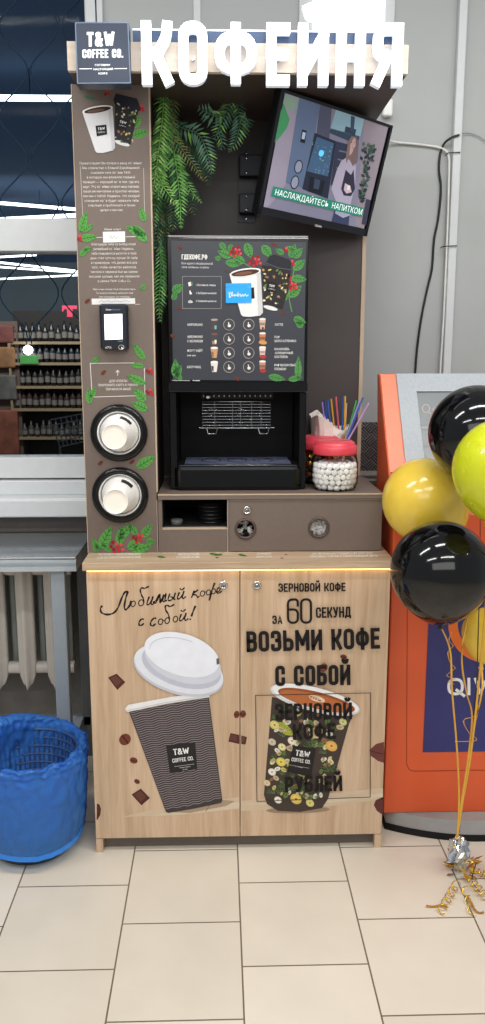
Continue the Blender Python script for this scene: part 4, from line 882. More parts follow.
for k in range(14): x_ = a0.x+(a1.x-a0.x)*(k+.5)/14; q.box(x_-.0015, x_+.0015, .2285, .2305, a1.z+.006, a1.z+.011, M('white_stud', (190,190,190), .4))
c = P(208,396.5,.225); q.lathe((c.x,.232,c.z), [(0,.012),(.009,.012),(.009,0),(0,-.001)], CHROME, 16, axis=(0,-1,0)); q.build('nozzle_rail', parent=cm)
# menu artwork
MF = plane_y(MY-.0003, .0003)
pnl = M('menu_panel', (55,57,65), .35, noise=.02)
a = Art(MF); a.poly([(171.3,240.6),(306.2,242.2),(303.8,381),(173,379.6)], pnl, 0)
MW = (232,230,226)
a.caps('ГДЕКОФЕ.РФ', 181.6,259.3,207.4,259.5,5.0,.85,MW); a.text('Все адреса федеральной', 181.6,264.2,212.6,264.6,2.1,(200,198,198),bold=.01); a.text('сети любимых кофеен', 181.6,268.0,209,268.4,2.1,(200,198,198),bold=.01)
a.line([(182.4,276.4),(221.3,276.4),(221.2,308.6),(182.6,308.4)], .45, (150,146,142), closed=True)
for i, t in enumerate(('1 Поставьте стакан','2 Выберите напиток','3 Оплатите напиток')): y = 286+i*8; a.text(t, 196,y,215.5+(i > 0),y+.1,2.1,MW,bold=.004)
a.poly([(188,282.6),(190.6,281.6),(191.4,285.6),(188.8,286.4)], MW); a.line([(191.8,282),(192.2,285.4)], .7, (120,170,120)); a.poly([(189.2,291.4),(190.2,290),(191,292.2),(192.2,293),(191.2,294.6),(189.8,294.4)], MW); a.ell(189.8,301.8,1.8,1.4,(190,190,190)); a.poly([(190,299.6),(193,302),(191.4,303.2)], MW)
for x, y, an, L, Wd in ((221,259,-2.9,7,5),(232,257,-2.75,16,8),(220,242.6,.9,10,6),(232,244,2.0,9,5),(246,242.5,1.25,17,9),(225,262,.15,17,8),(245,263,-2.6,16,8),(262,245,.9,16,9),(286,247,.4,10,5),(290,258,-1.2,15,8),(284,254,-2.6,10,6),(293,258,-.8,14,8),(293,270,-.7,16,9),(291,278,.1,16,8),(288,297,-.7,18,10),(286,301,-1.9,13,7),(172,292,-.55,14,9),(172.5,300,-1.1,9,6),(293,318,.35,14,8),(174,378,-1.05,15,8),(176,379,-1.6,20,9),(182,380,-2.3,10,5),(298,380,-1.55,24,7),(278,379.6,-.1,1,1),(268,376,.2,18,7),(288,380,-.2,15,6),(303,327,-2.5,9,7)): a.leaf(x, y, an, L, Wd, (84,144,76), (40,92,50), 1)
for p in ([(252,268),(243,262),(236,254)],[(292,312),(289,296),(292,280),(296,262)],[(228,255),(240,258)]): a.line(p, .9, (96,150,80), k=2, smooth=4)
for x, y, n, s in ((235.5,252,11,5.5),(255,261.5,11,5.6),(292,263,5,2.6),(292,286,9,4.6),(289,278,4,2.4),(286,250,3,2)): a.berries(x, y, n, 1.7, s, 3)
for x, y, ro in ((180,248,.5),(179,308.4,.5),(274,244.5,.3),(282.5,313,1.3),(172.6,336,.6),(237.5,379,.2)): a.bean(x, y, 2.6, 1.7, ro, 4)
# menu door cups
a.poly([(262,265),(291,270),(288,290),(282.4,309),(264,303)], (48,44,44), 6); a.poly([(270,255.6),(275,254.6),(289,259.4),(291.6,262),(290.4,270.2),(278,268.6),(265.4,263.6)], (44,44,50), 7); a.line([(266,263),(278,267.8),(290.4,269.8)], .8, (88,88,96), k=8); a.ell(270.5,308,7.4,2.0,(226,224,222), .25, 18, 6)
random.seed(9)
for i in range(46):
    s, t = random.random(), random.random(); x = 262.8+s*(27-8*t)+t*1.2; y = 267+s*4.5+t*35
    if 267 < x < 278 and 281 < y < 291: continue
    a.ell(x, y, random.uniform(.8,2.0), random.uniform(.7,1.2), FC[i % 8], random.uniform(0,3), 9, 8)
a.poly([(267,281),(277.4,283),(275.6,293),(265.8,291)], (34,34,36), 9); a.text('T&W', 269,286.4,274.6,287.4,2.4,(220,220,220),bold=.03,k=10); a.text('COFFEE CO.', 268,289,275,290.4,1.3,(210,210,210),k=10)
a.poly([(229.6,275),(260.6,270.6),(263,312.6),(260,315.6),(250,316.8),(243,316.4),(241,314.6)], (232,230,228), 11); a.poly([(256.5,271),(260.6,270.6),(263,312.6),(258,316)], (206,204,204), 12)
a.ell(245.2,272.4,15.8,4.0,(240,238,236), -.14, 26, 13); a.ell(245.2,272.8,14,3.0,(76,50,42), -.14, 24, 14); a.ell(243.6,273.4,9,1.7,(120,84,66), -.14, 16, 15); a.line([(224.6,270),(228.6,271.6),(231.4,273.2)], .6, (110,60,46), k=15)
a.poly([(249.8,287.6),(254,287.4),(254.6,298.4),(250,299)], (30,30,34), 13)
# menu rows
LM = [['АМЕРИКАНО'],['АМЕРИКАНО','С МОЛОКОМ'],['ФЛЭТ УАЙТ','300 мл'],['КАПУЧИНО']]; RM = [['ЛАТТЕ'],['РАФ','ШОКО-КЛУБНИКА'],['БАНАНОВО-','-КЛУБНИЧНЫЙ','КОКТЕЙЛЬ'],['РАФ МАЛИНОВЫЙ','ПЛОМБИР']]
YB = [324.6,338.9,352.9,367]
for i in range(4):
    n = len(LM[i])
    for j, t in enumerate(LM[i]): y = YB[i]+1.2+(j-(n-1)/2)*4.4; a.text(t, 187.2,y,187.2+len(t)*1.72*(.8 if t[0] == '3' else 1),y,2.4 if t[0] != '3' else 1.8,MW,bold=.008)
    n = len(RM[i])
    for j, t in enumerate(RM[i]): y = YB[i]+1.2+(j-(n-1)/2)*3.9; a.text(t, 274.6,y,274.6+len(t)*1.66,y,2.35,MW,bold=.008)
    y = YB[i]
    cl = [(176,150,140),(120,84,76),(196,150,110),(226,220,214)][i]
    if i < 2: a.poly([(210.8,y-5.2),(218,y-5.2),(217,y+5.6),(211.8,y+5.6)], (74,72,76), 2); a.ell(214.4,y-4.8,3.6,1.1,cl, n=14, k=3); a.poly([(212,y+2),(216.8,y+2),(216.4,y+5.4),(212.4,y+5.4)], (96,70,58) if i == 0 else (176,130,110), 3); a.poly([(214.4,y+1),(216.6,y+1),(216.4,y+4.6),(214.8,y+4.6)], (230,226,220) if i else (120,180,170), 4)
    else: a.poly([(210.6,y-5),(218,y-5),(216.6,y+5),(212.2,y+5)], cl, 2); a.ell(214.3,y-5,3.7,1.2,(240,234,226), n=14, k=3); a.poly([(211.4,y-1),(213.6,y-1),(213.6,y+4.4),(212.4,y+4.4)], (150,104,70) if i == 2 else (70,58,54), 3)
    cr = [(212,180,160),(196,130,90),(238,214,206),(196,140,120)][i]
    a.poly([(259.2,y-5.6),(265.8,y-5.6),(264.4,y+4.8),(260.4,y+4.8)], cr, 2); a.ell(262.5,y-5.6,3.3,1.1,(238,230,224), n=14, k=3); a.ell(262.8,y+3.6,[1.2,4.2,3.4,3.2][i],[1.4,2,2,2.2][i],[(110,60,50),(206,150,90),(190,60,60),(160,60,60)][i], .1, 12, 3); a.poly([(260,y-2),(265,y-2),(264.6,y+.6),(260.2,y+.6)], tuple(int(z*.72) for z in cr), 4)
a.line([(172,380.4),(190,380.6)], .7, (180,178,176), k=2); a.line([(192.5,380.5),(200,380.6)], .8, (210,208,206), k=2)
a.build('printed_menu', dm, 'printed dark menu with cups, leaves and drink names')
for u0 in (229,248.7):
    for y in YB:
        a = Art(plane_y(MY-.002,.0003)); a.ring(u0, y, 5.4, 5.5, .5, (170,160,154), n=24); a.ell(u0, y, 5.2, 5.3, (70,70,75), n=22, k=0)
        a.ell(u0+.3, y+1.1, 1.7, 1.5, MW, n=10); a.line([(u0-.4,y-2.4),(u0-.1,y+.6)], .9, MW); a.build('touch_button', dm)
a = Art(plane_y(MY-.0052,.0002)); a.poly([(225.7,283.4),(251.2,283.1),(251.4,302.6),(226,303.1)], M('lit_blue_screen', (24,132,246), .35, emit=.75, noise=.02), 1)
a.text('EVENT ON', 226.8,288,235,288,1.5,(220,236,255)); a.text('20:36', 244.4,288,250,288,1.5,(220,236,255))
a.line(catmull([(228.4,293),(230.6,292.2),(231.4,295),(229.6,297.4),(229.4,292)],5), .7, (230,244,255), k=2)
a.line(catmull([(232.6,291.6),(232.4,296),(234.2,294.4),(234.6,296.2),(236,294.6),(237.4,295.6),(238.4,291.4),(238,296.4),(240,294),(241,296.4),(242.6,294.2),(243.4,296.2),(245.4,294),(246.4,296),(248.6,294.6)],5), .65, (230,244,255), k=2)
a.build('screen', dm, 'small lit blue screen')

# ---------------------------------------------------------------- television on its bracket
TC = V((.279,.28,2.138)); TW_, TH_ = .460, .341
RT_ = (Matrix.Rotation(math.radians(34.1),3,'Z') @ Matrix.Rotation(math.radians(14.1),3,'X') @ Matrix.Rotation(math.radians(3.7),3,'Y'))
TL_ = lambda x, y, z: TC+RT_ @ V((x, y, z))
tv = thing('television', 'flat television tilted on its bracket showing a coffee advert, under the canopy', 'television', TC)
def lbox(q, x0, x1, y0, y1, z0, z1, m): q.hexa([TL_(x0,y0,z0),TL_(x1,y0,z0),TL_(x1,y0,z1),TL_(x0,y0,z1)], [TL_(x0,y1,z0),TL_(x1,y1,z0),TL_(x1,y1,z1),TL_(x0,y1,z1)], m)
q = MB(); lbox(q, -TW_/2, TW_/2, .006, .03, -TH_/2, TH_/2, BLACKM); lbox(q, -TW_/2+.06, TW_/2-.06, .03, .055, -TH_/2+.05, TH_/2-.05, BLACKM); q.build('back_shell', parent=tv)
q = MB(); bz = M('tv_bezel', (26,26,32), .3)
lbox(q, -TW_/2, TW_/2, -.003, .006, -TH_/2, -TH_/2+.022, bz); lbox(q, -TW_/2, TW_/2, -.003, .006, TH_/2-.008, TH_/2, bz); lbox(q, -TW_/2, -TW_/2+.012, -.003, .006, -TH_/2, TH_/2, bz); lbox(q, TW_/2-.010, TW_/2, -.003, .006, -TH_/2, TH_/2, bz); q.build('bezel', parent=tv)
TN = RT_ @ V((0,-1,0)); TFn = plane_any(TC+TN*.0002, TN, .00025)
a = Art(TFn)
SM_ = {}
def sc(c, e=.2):
    return M('screen_%d_%d_%d' % c, c, .3, emit=e, noise=.01)
def T3(pts): return [(250+x/3.03, 80+y/3.03) for x, y in pts]
def tp(pts, c, k): a.poly(T3(pts), sc(c), k)
tp([(108,30),(420,138),(345,452),(40,388)], (136,134,158), 1)
tp([(108,30),(240,76),(240,140),(60,380),(40,388)], (158,150,170), 2); tp([(348,113),(420,138),(345,452),(318,440)], (150,140,150), 2)
tp([(93,95),(102,70),(120,120),(112,145),(92,172),(73,192)], (70,150,100), 4); tp([(108,30),(165,50),(140,90),(112,90),(100,70)], (150,160,166), 3); tp([(100,70),(130,100),(140,62),(112,45)], (140,170,150), 4)
tp([(150,50),(212,72),(172,330),(108,312)], (98,116,148), 5); tp([(212,72),(248,85),(240,180),(200,170)], (84,88,112), 5); tp([(196,160),(262,186),(236,360),(158,330)], (40,46,66), 6); tp([(203,172),(254,192),(236,292),(172,276)], (70,102,136), 7)
random.seed(2)
for i in range(40): x, y = random.uniform(182,246), random.uniform(188,282); a.ell(*T3([(x+ (230-y)*.12,y)])[0], .7, .6, sc([(110,150,180),(130,170,160),(96,130,170)][i % 3]), n=6, k=8)
a.ell(*T3([(216,222)])[0], 2.6, 3.4, sc((90,190,240), .8), .3, 12, 9)
for x, y in ((147,263),(136,310)): a.ell(*T3([(x,y)])[0], 4.2, 7.0, sc((28,32,44)), .2, 20, 7); a.ell(*T3([(x,y)])[0], 3.3, 5.9, sc((150,158,180)), .2, 20, 8)
tp([(158,150),(172,154),(166,192),(152,188)], (26,30,42), 7); tp([(160,157),(169,160),(165,180),(156,178)], (190,204,230), 8); tp([(182,292),(228,306),(218,348),(176,338)], (24,28,40), 7); tp([(196,298),(214,304),(208,332),(192,328)], (62,74,98), 8)
tp([(262,84),(346,118),(334,172),(244,148)], (150,186,204), 6); tp([(245,146),(332,170),(326,196),(240,160)], (56,74,94), 6); tp([(290,140),(322,150),(318,168),(286,158)], (50,64,84), 7); tp([(306,108),(318,112),(314,158),(304,154)], (60,78,104), 8); tp([(262,186),(300,196),(288,330),(244,318)], (52,58,80), 6)
for k in range(4): tp([(270-k*4,212+k*26),(296-k*4,218+k*26),(295-k*4,222+k*26),(269-k*4,216+k*26)], (110,120,150), 7)
# woman on the screen
tp([(306,176),(322,170),(330,190),(326,245),(318,262),(296,268),(288,250),(296,205)], (124,104,106), 10); tp([(290,236),(300,240),(312,262),(322,244),(318,320),(300,396),(262,372),(246,330),(262,276),(276,246)], (178,172,194), 11); tp([(290,272),(306,288),(314,272),(318,330),(306,352),(284,350),(276,330)], (50,46,66), 12); tp([(256,396),(302,406),(298,446),(246,432)], (58,66,98), 11); tp([(262,378),(298,392),(304,410),(282,418),(258,404)], (166,170,196), 12)
a.ell(*T3([(311,192)])[0], 3.4, 6.0, sc((196,164,166)), .18, 18, 13); a.ell(*T3([(304,214)])[0], 2.6, 5, sc((196,164,166)), .4, 14, 12); tp([(298,184),(308,170),(318,172),(312,180),(304,196),(300,236),(292,252),(290,232)], (136,112,108), 14); tp([(320,176),(327,184),(326,236),(318,262),(315,236),(320,206)], (126,104,104), 14)
for dx in (-4, 5): a.ell(*T3([(311+dx,189)])[0], .55, .35, sc((60,44,52)), n=8, k=15)
a.line(T3([(309,204),(314,205)]), .5, sc((150,80,90)), k=15); a.line(T3([(312,192),(311,198)]), .35, sc((160,128,132)), k=15)
tp([(288,312),(304,322),(308,340),(292,344),(284,332)], (206,186,198), 14); tp([(296,318),(304,320),(302,334),(294,332)], (230,230,236), 15)
# plant on the screen
for i in range(70):
    x = max(340,min(385,random.gauss(366,16))); y = random.uniform(205,372)+ (x-372)*.3; x = min(x, 388-(y-138)*.24); an = random.uniform(-2.6,.6); c = [(46,62,64),(64,84,78),(84,104,92),(40,50,60)][i % 4]
    a.poly([(250+(x+d*math.cos(an)*16-e*math.sin(an)*5)/3.03, 80+(y+d*math.sin(an)*16+e*math.cos(an)*5)/3.03) for d, e in ((0,0),(.5,1),(1,0),(.5,-1))], sc(c), 10+i % 3)
tp([(352,360),(366,364),(352,440),(338,436)], (60,60,80), 9)
tp([(71,322),(345,388),(339,414),(64,352)], (36,140,116), 16)
q0, q1, q2, q3 = T3([(75,348),(236,386),(247,388),(338,409)])
a.text('НАСЛАЖДАЙТЕСЬ', q0[0],q0[1],q1[0],q1[1],6.0,sc((240,246,246),.6),bold=.0,k=17); a.text('НАПИТКОМ', q2[0],q2[1],q3[0],q3[1],6.0,sc((240,246,246),.6),bold=.0,k=17)
a.build('screen', tv, 'lit screen showing a woman, a coffee machine and a green caption')
a = Art(plane_any(TC+TN*.0032, TN, .0002)); p0, p1 = T3([(196,439),(217,444)]); a.text('AIWA', p0[0],p0[1]+1.4,p1[0],p1[1]+1.4,2.2,(220,220,224),bold=.03); a.build('maker_mark', tv)
br = thing('tv_bracket', 'black wall bracket with screws left of the television on the dark back panel', 'bracket', (.04,KB,2.02))
BRM = M('bracket_black', (24,28,38), .5); yb = KB
q = MB(); q.box(.008,.066,yb-.004,yb,2.005,2.235,M('bracket_plate', (58,56,62), .5)); q.build('wall_plate', parent=br, bevel=.001)
for z0, z1, x1 in ((2.145,2.212,.11),(2.030,2.092,.066)):
    q = MB(); q.box(.012,x1,yb-.04,yb-.004,z0,z1,BRM); q.build('joint_block', parent=br, bevel=.004)
pe = TL_(0,.055,0); q = MB(); q.tube([(.06,yb-.022,2.178),(.12,yb-.03,2.17),tuple(pe)], .014, BRM, 8); q.tube([(.06,yb-.022,2.06),(.12,yb-.03,2.08),tuple(pe+V((0,0,-.03)))], .01, BRM, 8); q.build('arm', parent=br)
for z, y_ in ((2.222,-.004),(2.2,-.04),(2.155,-.04),(2.082,-.04),(2.04,-.04),(2.016,-.004)):
    q = MB(); q.lathe((.036,yb+y_,z), [(0,.003),(.005,.003),(.0055,0),(0,-.001)], CHROME, 12, axis=(0,-1,0)); q.build('screw', parent=br)

# ---------------------------------------------------------------- jars, sweets, straws
m, nt, b = node_mat('clear_jar'); out = nt.nodes['Material Output']; tr = nt.nodes.new('ShaderNodeBsdfTransparent'); tr.inputs[0].default_value = (.985,.99,.99,1); gl = nt.nodes.new('ShaderNodeBsdfGlossy'); gl.inputs['Roughness'].default_value = .06; fr = nt.nodes.new('ShaderNodeFresnel'); fr.inputs['IOR'].default_value = 1.2; ms = nt.nodes.new('ShaderNodeMixShader')
nt.links.new(fr.outputs[0], ms.inputs[0]); nt.links.new(tr.outputs[0], ms.inputs[1]); nt.links.new(gl.outputs[0], ms.inputs[2]); nt.links.new(ms.outputs[0], out.inputs[0]); JAR = m
REDL = M('red_jar_lid', (214,66,80), .35, noise=.04); REDL2 = M('red_jar_lid_top', (228,100,110), .35, noise=.04)
def jar(c, lab):
    j = thing('sweets_jar', lab, 'jar', c); x, y, z = c
    q = MB(); q.lathe(c, [(.0,.001),(.060,.001),(.068,.006),(.073,.02),(.074,.06),(.0735,.085),(.069,.103),(.061,.112),(.061,.122)], JAR, 48); q.build('glass_body', parent=j)
    q = MB(); q.lathe(c, [(.0625,.114),(.0685,.113),(.070,.118),(.070,.137),(.067,.141),(.063,.142),(.062,.149),(.057,.153),(0,.154)], REDL, 48); lid = q.build('screw_lid', parent=j)
    q = MB(); q.lathe(c, [(.048,.1541),(.049,.1556),(.053,.1556),(.054,.1541)], REDL2, 40); q.build('lid_ridge', parent=lid)
    return j
ja = F(336.4,494,ZS1); J1 = (ja.x+.007, .113+.075, ZS1+.0005); J2 = (.280, .335, ZS1+.0005)
jar(J1, 'front clear jar of white marshmallows with a red lid on the drawer unit')
jar(J2, 'rear clear jar of wrapped sweets with a red lid, half hidden beside the coffee machine')
MSH = M('marshmallow', (254,252,248), .8, noise=.0, sss=.0)
random.seed(21); mm0 = None
def marsh(x, y, z, k):
    global mm0
    if mm0 is None:
        q = MB(); rows = []
        for h, r_ in ((0,.003),(0.0005,.0075),(.003,.0088),(.008,.009),(.013,.0088),(.0155,.0075),(.016,.003)): rows.append([V((r_*math.cos(i*2*PI/14)*(1+.06*math.cos(3*i*2*PI/14)), r_*math.sin(i*2*PI/14), h-.008)) for i in range(14)])
        q.grid(rows, MSH, closed_u=True); q.face(rows[0][::-1], MSH); q.face(rows[-1], MSH); mm0 = q.build('marshmallow', base=(0,0,0), label='small white marshmallow in the clear front jar', cat='marshmallow', group='marshmallows in the front jar'); o = mm0
    else: o = clone(mm0, (0,0,0))
    o.location = (x, y, z); o.rotation_euler = (random.uniform(0,3), random.uniform(0,3), random.uniform(0,3))
for k in range(5):
    n = [16,19,20,20,19][k]; rr = [.052,.0605,.0615,.0615,.0605][k]
    for i in range(n): an = (i+.5*(k % 2))*2*PI/n; marsh(J1[0]+rr*math.cos(an), J1[1]+rr*math.sin(an), J1[2]+.0115+.0165*k+random.uniform(-.0015,.0015), k)
for n, rr in ((13,.042),(8,.023),(1,0)):
    for i in range(n): an = i*2*PI/n; marsh(J1[0]+rr*math.cos(an), J1[1]+rr*math.sin(an), J1[2]+.080+random.uniform(0,.004), 9)
CC = [((206,160,60),'gold'),((196,52,44),'red'),((70,58,62),'dark'),((222,190,110),'yellow')]
protos = {}
random.seed(31)
for k in range(6):
    for i in range(11):
        c, nm = CC[(i*3+k*2+i//4) % 4]; an = (i+.5*(k % 2))*2*PI/11
        if nm not in protos:
            q = MB(); mt = M('sweet_'+nm, c, .25, metal=.3, noise=.15, scale=200); q.lathe((0,0,0), [(.0105,-.019),(.0035,-.0105),(.0085,-.007),(.0095,0),(.0085,.007),(.0035,.0105),(.0105,.019)], mt, 10, axis=(1,0,.2)); o = protos[nm] = q.build('wrapped_sweet', base=(0,0,0), label='small %s wrapped sweet inside the rear jar' % nm, cat='sweet', group='%s sweets in the rear jar' % nm)
        else: o = clone(protos[nm], (0,0,0))
        o.location = (J2[0]+.05*math.cos(an), J2[1]+.05*math.sin(an), J2[2]+.014+.0175*k); o.rotation_euler = (random.uniform(-.5,.5), random.uniform(-.6,.6), an+PI/2)
# crumpled paper bag with straws
PBX, PBY = .318, .410; random.seed(6)
rows = []; N = 26
ph = [random.uniform(0,6) for _ in range(6)]
for k, (r0, z0) in enumerate([(.001,.002),(.044,.002),(.050,.02),(.052,.07),(.054,.12),(.058,.17),(.063,.200),(.060,.195),(.050,.15)]):
    row = []
    for i in range(N):
        an = i*2*PI/N; f = 1+(.09*math.sin(3*an+ph[0]+k*.5)+.07*math.sin(5*an+ph[1]-k*.8)+.05*math.sin(9*an+ph[2]+k))*(k > 1); z = z0
        if k >= 4: z += (.024*math.cos(an+.2)*-1*(k-3)/3 if k < 8 else 0)+.012*math.sin(3*an+ph[3])*(k-3)/3
        row.append(V((PBX+r0*f*math.cos(an)*1.05, PBY+r0*f*math.sin(an), ZS1+.001+max(z, .001))))
    rows.append(row)
q = MB(); q.grid(rows, M('white_bag_paper', (236,228,220), .85, noise=.05), closed_u=True, smooth=False)
pb = q.build('paper_bag', label='crumpled white paper bag of straws behind the marshmallow jar', cat='bag')
PT = (226,212,204)
a = Art(plane_y(PBY-.056,.0005))
ST = [((325.8,431),(322,402),(150,120,196),'lilac straw leaning left, leftmost in the white bag'),((327.6,431),(325,400.5),(40,70,150),'dark blue straw second from the left in the white bag'),((331.0,431),(327.6,399.5),(44,96,172),'blue straw third from the left in the white bag'),((334.4,430),(331,398.6),(214,150,50),'orange straw leaning left in the white bag'),((338.8,428),(335.8,396.6),(220,96,120),'pink straw standing in the middle of the white bag'),((342.2,430),(343.2,396),(40,88,160),'blue straw standing upright left of the yellow straw in the white bag'),((344.4,430),(345.2,396),(226,170,50),'yellow straw standing upright in the white bag'),((345,430),(346.2,403),(216,190,140),'short beige straw beside the yellow straw'),((349.2,428),(356.4,400.5),(70,170,90),'green straw leaning right in the white bag'),((346.6,438),(359.6,400.6),(176,160,206),'pale lilac straw right of the green straw'),((347.4,438),(363,397.4),(46,98,184),'long blue straw leaning right in the white bag'),((348.8,439),(369,403),(196,150,206),'rightmost violet straw leaning far right')]
for i, (p0, p1, c, lab) in enumerate(ST):
    yy = PBY-.03+.004*(i % 5) if i < 8 else PBY-.058-.006*(i-8)
    A, B = P(p0[0], p0[1], yy), P(p1[0], p1[1], yy); d_ = (B-A).normalized(); lo = A-d_*((A.z-(ZS1+.006))/d_.z)*1.0
    q = MB(); q.tube([lo, A, B], .0031, M('straw_%d_%d_%d' % c, c, .4), 9, caps=False); q.tube([B-d_*.02, B], .0024, M('straw_inside', (60,60,70), .5), 9, caps=False); q.build('drinking_straw', label=lab, cat='straw', group='straws in the white paper bag')

# ---------------------------------------------------------------- artificial ferns
FG = [M('fern_green_%d' % i, c, .5, noise=.2, scale=80) for i, c in enumerate([(74,132,64),(108,168,78),(46,96,56),(118,126,70),(96,146,116),(146,198,98)])]
def frond(parent, px, y0, y1, Lpx, mi, n=None, tilt=0):
    pts = catmull([(u, v, 0) for u, v in px], 8); N = len(pts); ys = [y0+(y1-y0)*i/(N-1) for i in range(N)]
    W3 = [P(p[0], p[1], y) for p, y in zip(pts, ys)]
    q = MB(); q.tube(W3, [.0016*(1-.6*i/N) for i in range(N)], FG[mi], 5)
    tot = [0]
    for i in range(1, N): tot.append(tot[-1]+(W3[i]-W3[i-1]).length)
    step = .0115; s = .008; i = 1
    while s < tot[-1]:
        while i < N-1 and tot[i] < s: i += 1
        t = (s-tot[i-1])/max(1e-6, tot[i]-tot[i-1]); p = W3[i-1].lerp(W3[i], t); d = (W3[i]-W3[i-1]).normalized(); f = s/tot[-1]
        L = Lpx*.0037*(math.sin(PI*min(1, f*.86+.12))**.7)*random.uniform(.85,1.1)
        nrm = V((0,-1,0)); side = d.cross(nrm).normalized()
        for sg_ in (-1, 1):
            e = (side*sg_*.86+d*.5+V((0,random.uniform(-.35,.25),-.12))).normalized(); wv = d*L*.13+nrm*random.uniform(-.05,.05)*L
            a_ = p; b1 = p+e*L*.4+wv; b2 = p+e*L*.4-wv; c_ = p+e*L+V((0,0,-L*.12)); mm = FG[mi if random.random() < .75 else (mi+1) % 6]
            q.face([a_, b1, c_, b2], mm)
        s += step
    return q.build('frond', parent=parent)
random.seed(12)
f1 = thing('hanging_fern', 'bushy artificial fern hanging in the left corner below the canopy', 'fern', P(163,90,.22))
for px, y0, y1, L, mi in (([(164,90),(163,112),(160,140),(156,170),(152,197)],.24,.15,9,5),([(165,92),(166,120),(163,152),(160,180),(158,200)],.25,.16,10,1),([(166,95),(171,130),(176,165),(180,200),(181,229)],.26,.17,11,1),([(166,104),(172,132),(184,152),(196,168),(203,181)],.24,.18,7,3),([(168,118),(182,128),(198,134),(207,152),(212,174)],.3,.24,11,4),([(167,120),(172,150),(182,176),(194,194),(202,203)],.26,.18,8,1),([(163,120),(158,150),(160,178),(170,196),(178,204)],.23,.16,10,5),([(165,90),(160,102),(162,122),(158,140)],.25,.2,8,0),([(166,88),(174,98),(172,116),(176,132)],.27,.22,8,3),([(170,150),(184,178),(190,198),(194,215)],.3,.25,10,2),([(166,100),(160,130),(155,160),(158,188)],.27,.2,10,0),([(168,160),(176,190),(174,214),(172,232)],.3,.22,10,2),([(182,140),(196,150),(206,166),(208,186)],.32,.28,9,2),([(160,168),(158,190),(154,212),(153,232)],.24,.2,8,0)): frond(f1, px, y0, y1, L, mi)
f2 = thing('hanging_fern', 'long narrow fern fronds trailing down between the brown tower and the coffee machine', 'fern', P(160,196,.2))
for px, y0, y1, L, mi in (([(158,196),(159,220),(157,240),(156,262)],.26,.22,7,2),([(164,200),(166,220),(166,236),(165,256)],.3,.26,6,2),([(160,246),(161,262),(160,285),(159,306),(160,322)],.2,.15,9,0),([(160,244),(163,262),(164,280),(162,300)],.24,.2,7,1),([(161,196),(160,222),(161,246)],.3,.25,7,2)): frond(f2, px, y0, y1, L, mi)
f3 = thing('hanging_fern', 'pale grey green fern sprig hanging below the canopy, right of the bushy one', 'fern', P(235,88,.3))
for px, y0, y1, L, mi in (([(234,88),(231,100),(226,112),(220,126),(214,140)],.3,.26,10,4),([(234,92),(238,108),(240,124),(236,140),(229,152)],.3,.24,10,4),([(226,112),(216,116),(206,112),(198,108)],.28,.25,10,4),([(232,90),(228,84),(232,96),(224,118),(222,138)],.32,.28,9,2),([(240,122),(246,118),(249,128)],.28,.25,7,4),([(218,130),(222,142),(220,150)],.28,.25,6,4)): frond(f3, px, y0, y1, L, mi)

# ---------------------------------------------------------------- orange payment terminal
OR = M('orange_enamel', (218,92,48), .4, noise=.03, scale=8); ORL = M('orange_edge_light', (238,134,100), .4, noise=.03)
QX0, QX1, QY = .486, 1.11, .1
qk = thing('payment_terminal', 'orange floor standing payment terminal with a slanted grey screen head, behind the balloons', 'payment terminal', (.8,.35,0))
prof = [(QY,.062),(QY,1.08),(.201,1.196),(.414,1.508),(.444,1.508),(.40,1.2),(.40,.062)]
q = MB(); q.hexa([(QX0,y,z) for y, z in prof], [(QX1,y,z) for y, z in prof], OR); q.build('body', parent=qk, bevel=.004)
SD = V((0,.213,.312)).normalized(); SN = V((0,-.312,.213)).normalized(); SO = V((0,.201,1.196)); SL = V((0,.213,.312)).length
S_at = lambda x, s, o=0: V((x,0,0))+SO+SD*s+SN*o
def sbox(q, x0, x1, s0, s1, o0, o1, m): q.hexa([S_at(x0,s0,o1),S_at(x1,s0,o1),S_at(x1,s1,o1),S_at(x0,s1,o1)], [S_at(x0,s0,o0),S_at(x1,s0,o0),S_at(x1,s1,o0),S_at(x0,s1,o0)], m)
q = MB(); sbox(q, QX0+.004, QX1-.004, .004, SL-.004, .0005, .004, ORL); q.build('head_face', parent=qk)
def sl(u, v, o=.004):
    d = ray(u, v); O_p = SO+SN*o; p = CAM+d*((O_p-CAM).dot(SN)/d.dot(SN)); return p.x, (p-O_p).dot(SD)
bx, bs = sl(396,377); sx0, ss1 = sl(416,392.5); ex, es = sl(423,458)
q = MB(); SIL = M('silver_bezel', (172,178,183), .55, metal=.0, noise=.07, scale=120); xr = QX0+QX1-bx; sxr = QX0+QX1-sx0; ss0 = .05
sbox(q, bx, sx0, .006, SL-.006, .0042, .012, SIL); sbox(q, sxr, xr, .006, SL-.006, .0042, .012, SIL); sbox(q, sx0, sxr, ss1, SL-.006, .0042, .012, SIL); sbox(q, sx0, sxr, .006, ss0, .0042, .012, SIL); q.build('screen_bezel', parent=qk)
q = MB(); scm = M('terminal_screen', (118,124,126), .3, emit=.06, noise=.02)
q.face([S_at(sx0,ss0,.006),S_at(sxr,ss0,.006),S_at(sxr,ss1,.006),S_at(sx0,ss1,.006)], scm); scn = q.build('screen', parent=qk)
a = Art(plane_any(SO+SN*.0062, SN, .0003)); a.ring(426,408.5,3.6,4,.9,(190,170,166), n=20); a.line([(428,411),(431,414)], .9, (190,170,166)); a.text('QIWI', 432,411.5,447,411,4.4,(180,172,172)); a.line([(423,418.5),(436,418.4)], .6, (140,146,150)); a.poly([(420,425),(460,424.6),(460.4,429.2),(420.4,429.6)], (132,138,142), 1); a.text('ВЫБЕРИТЕ УСЛУГУ', 421.6,428.6,444,428.4,2.6,(196,200,202),k=2); a.line([(422,446.6),(460,446)], .7, (116,122,126)); a.build('screen_print', scn)
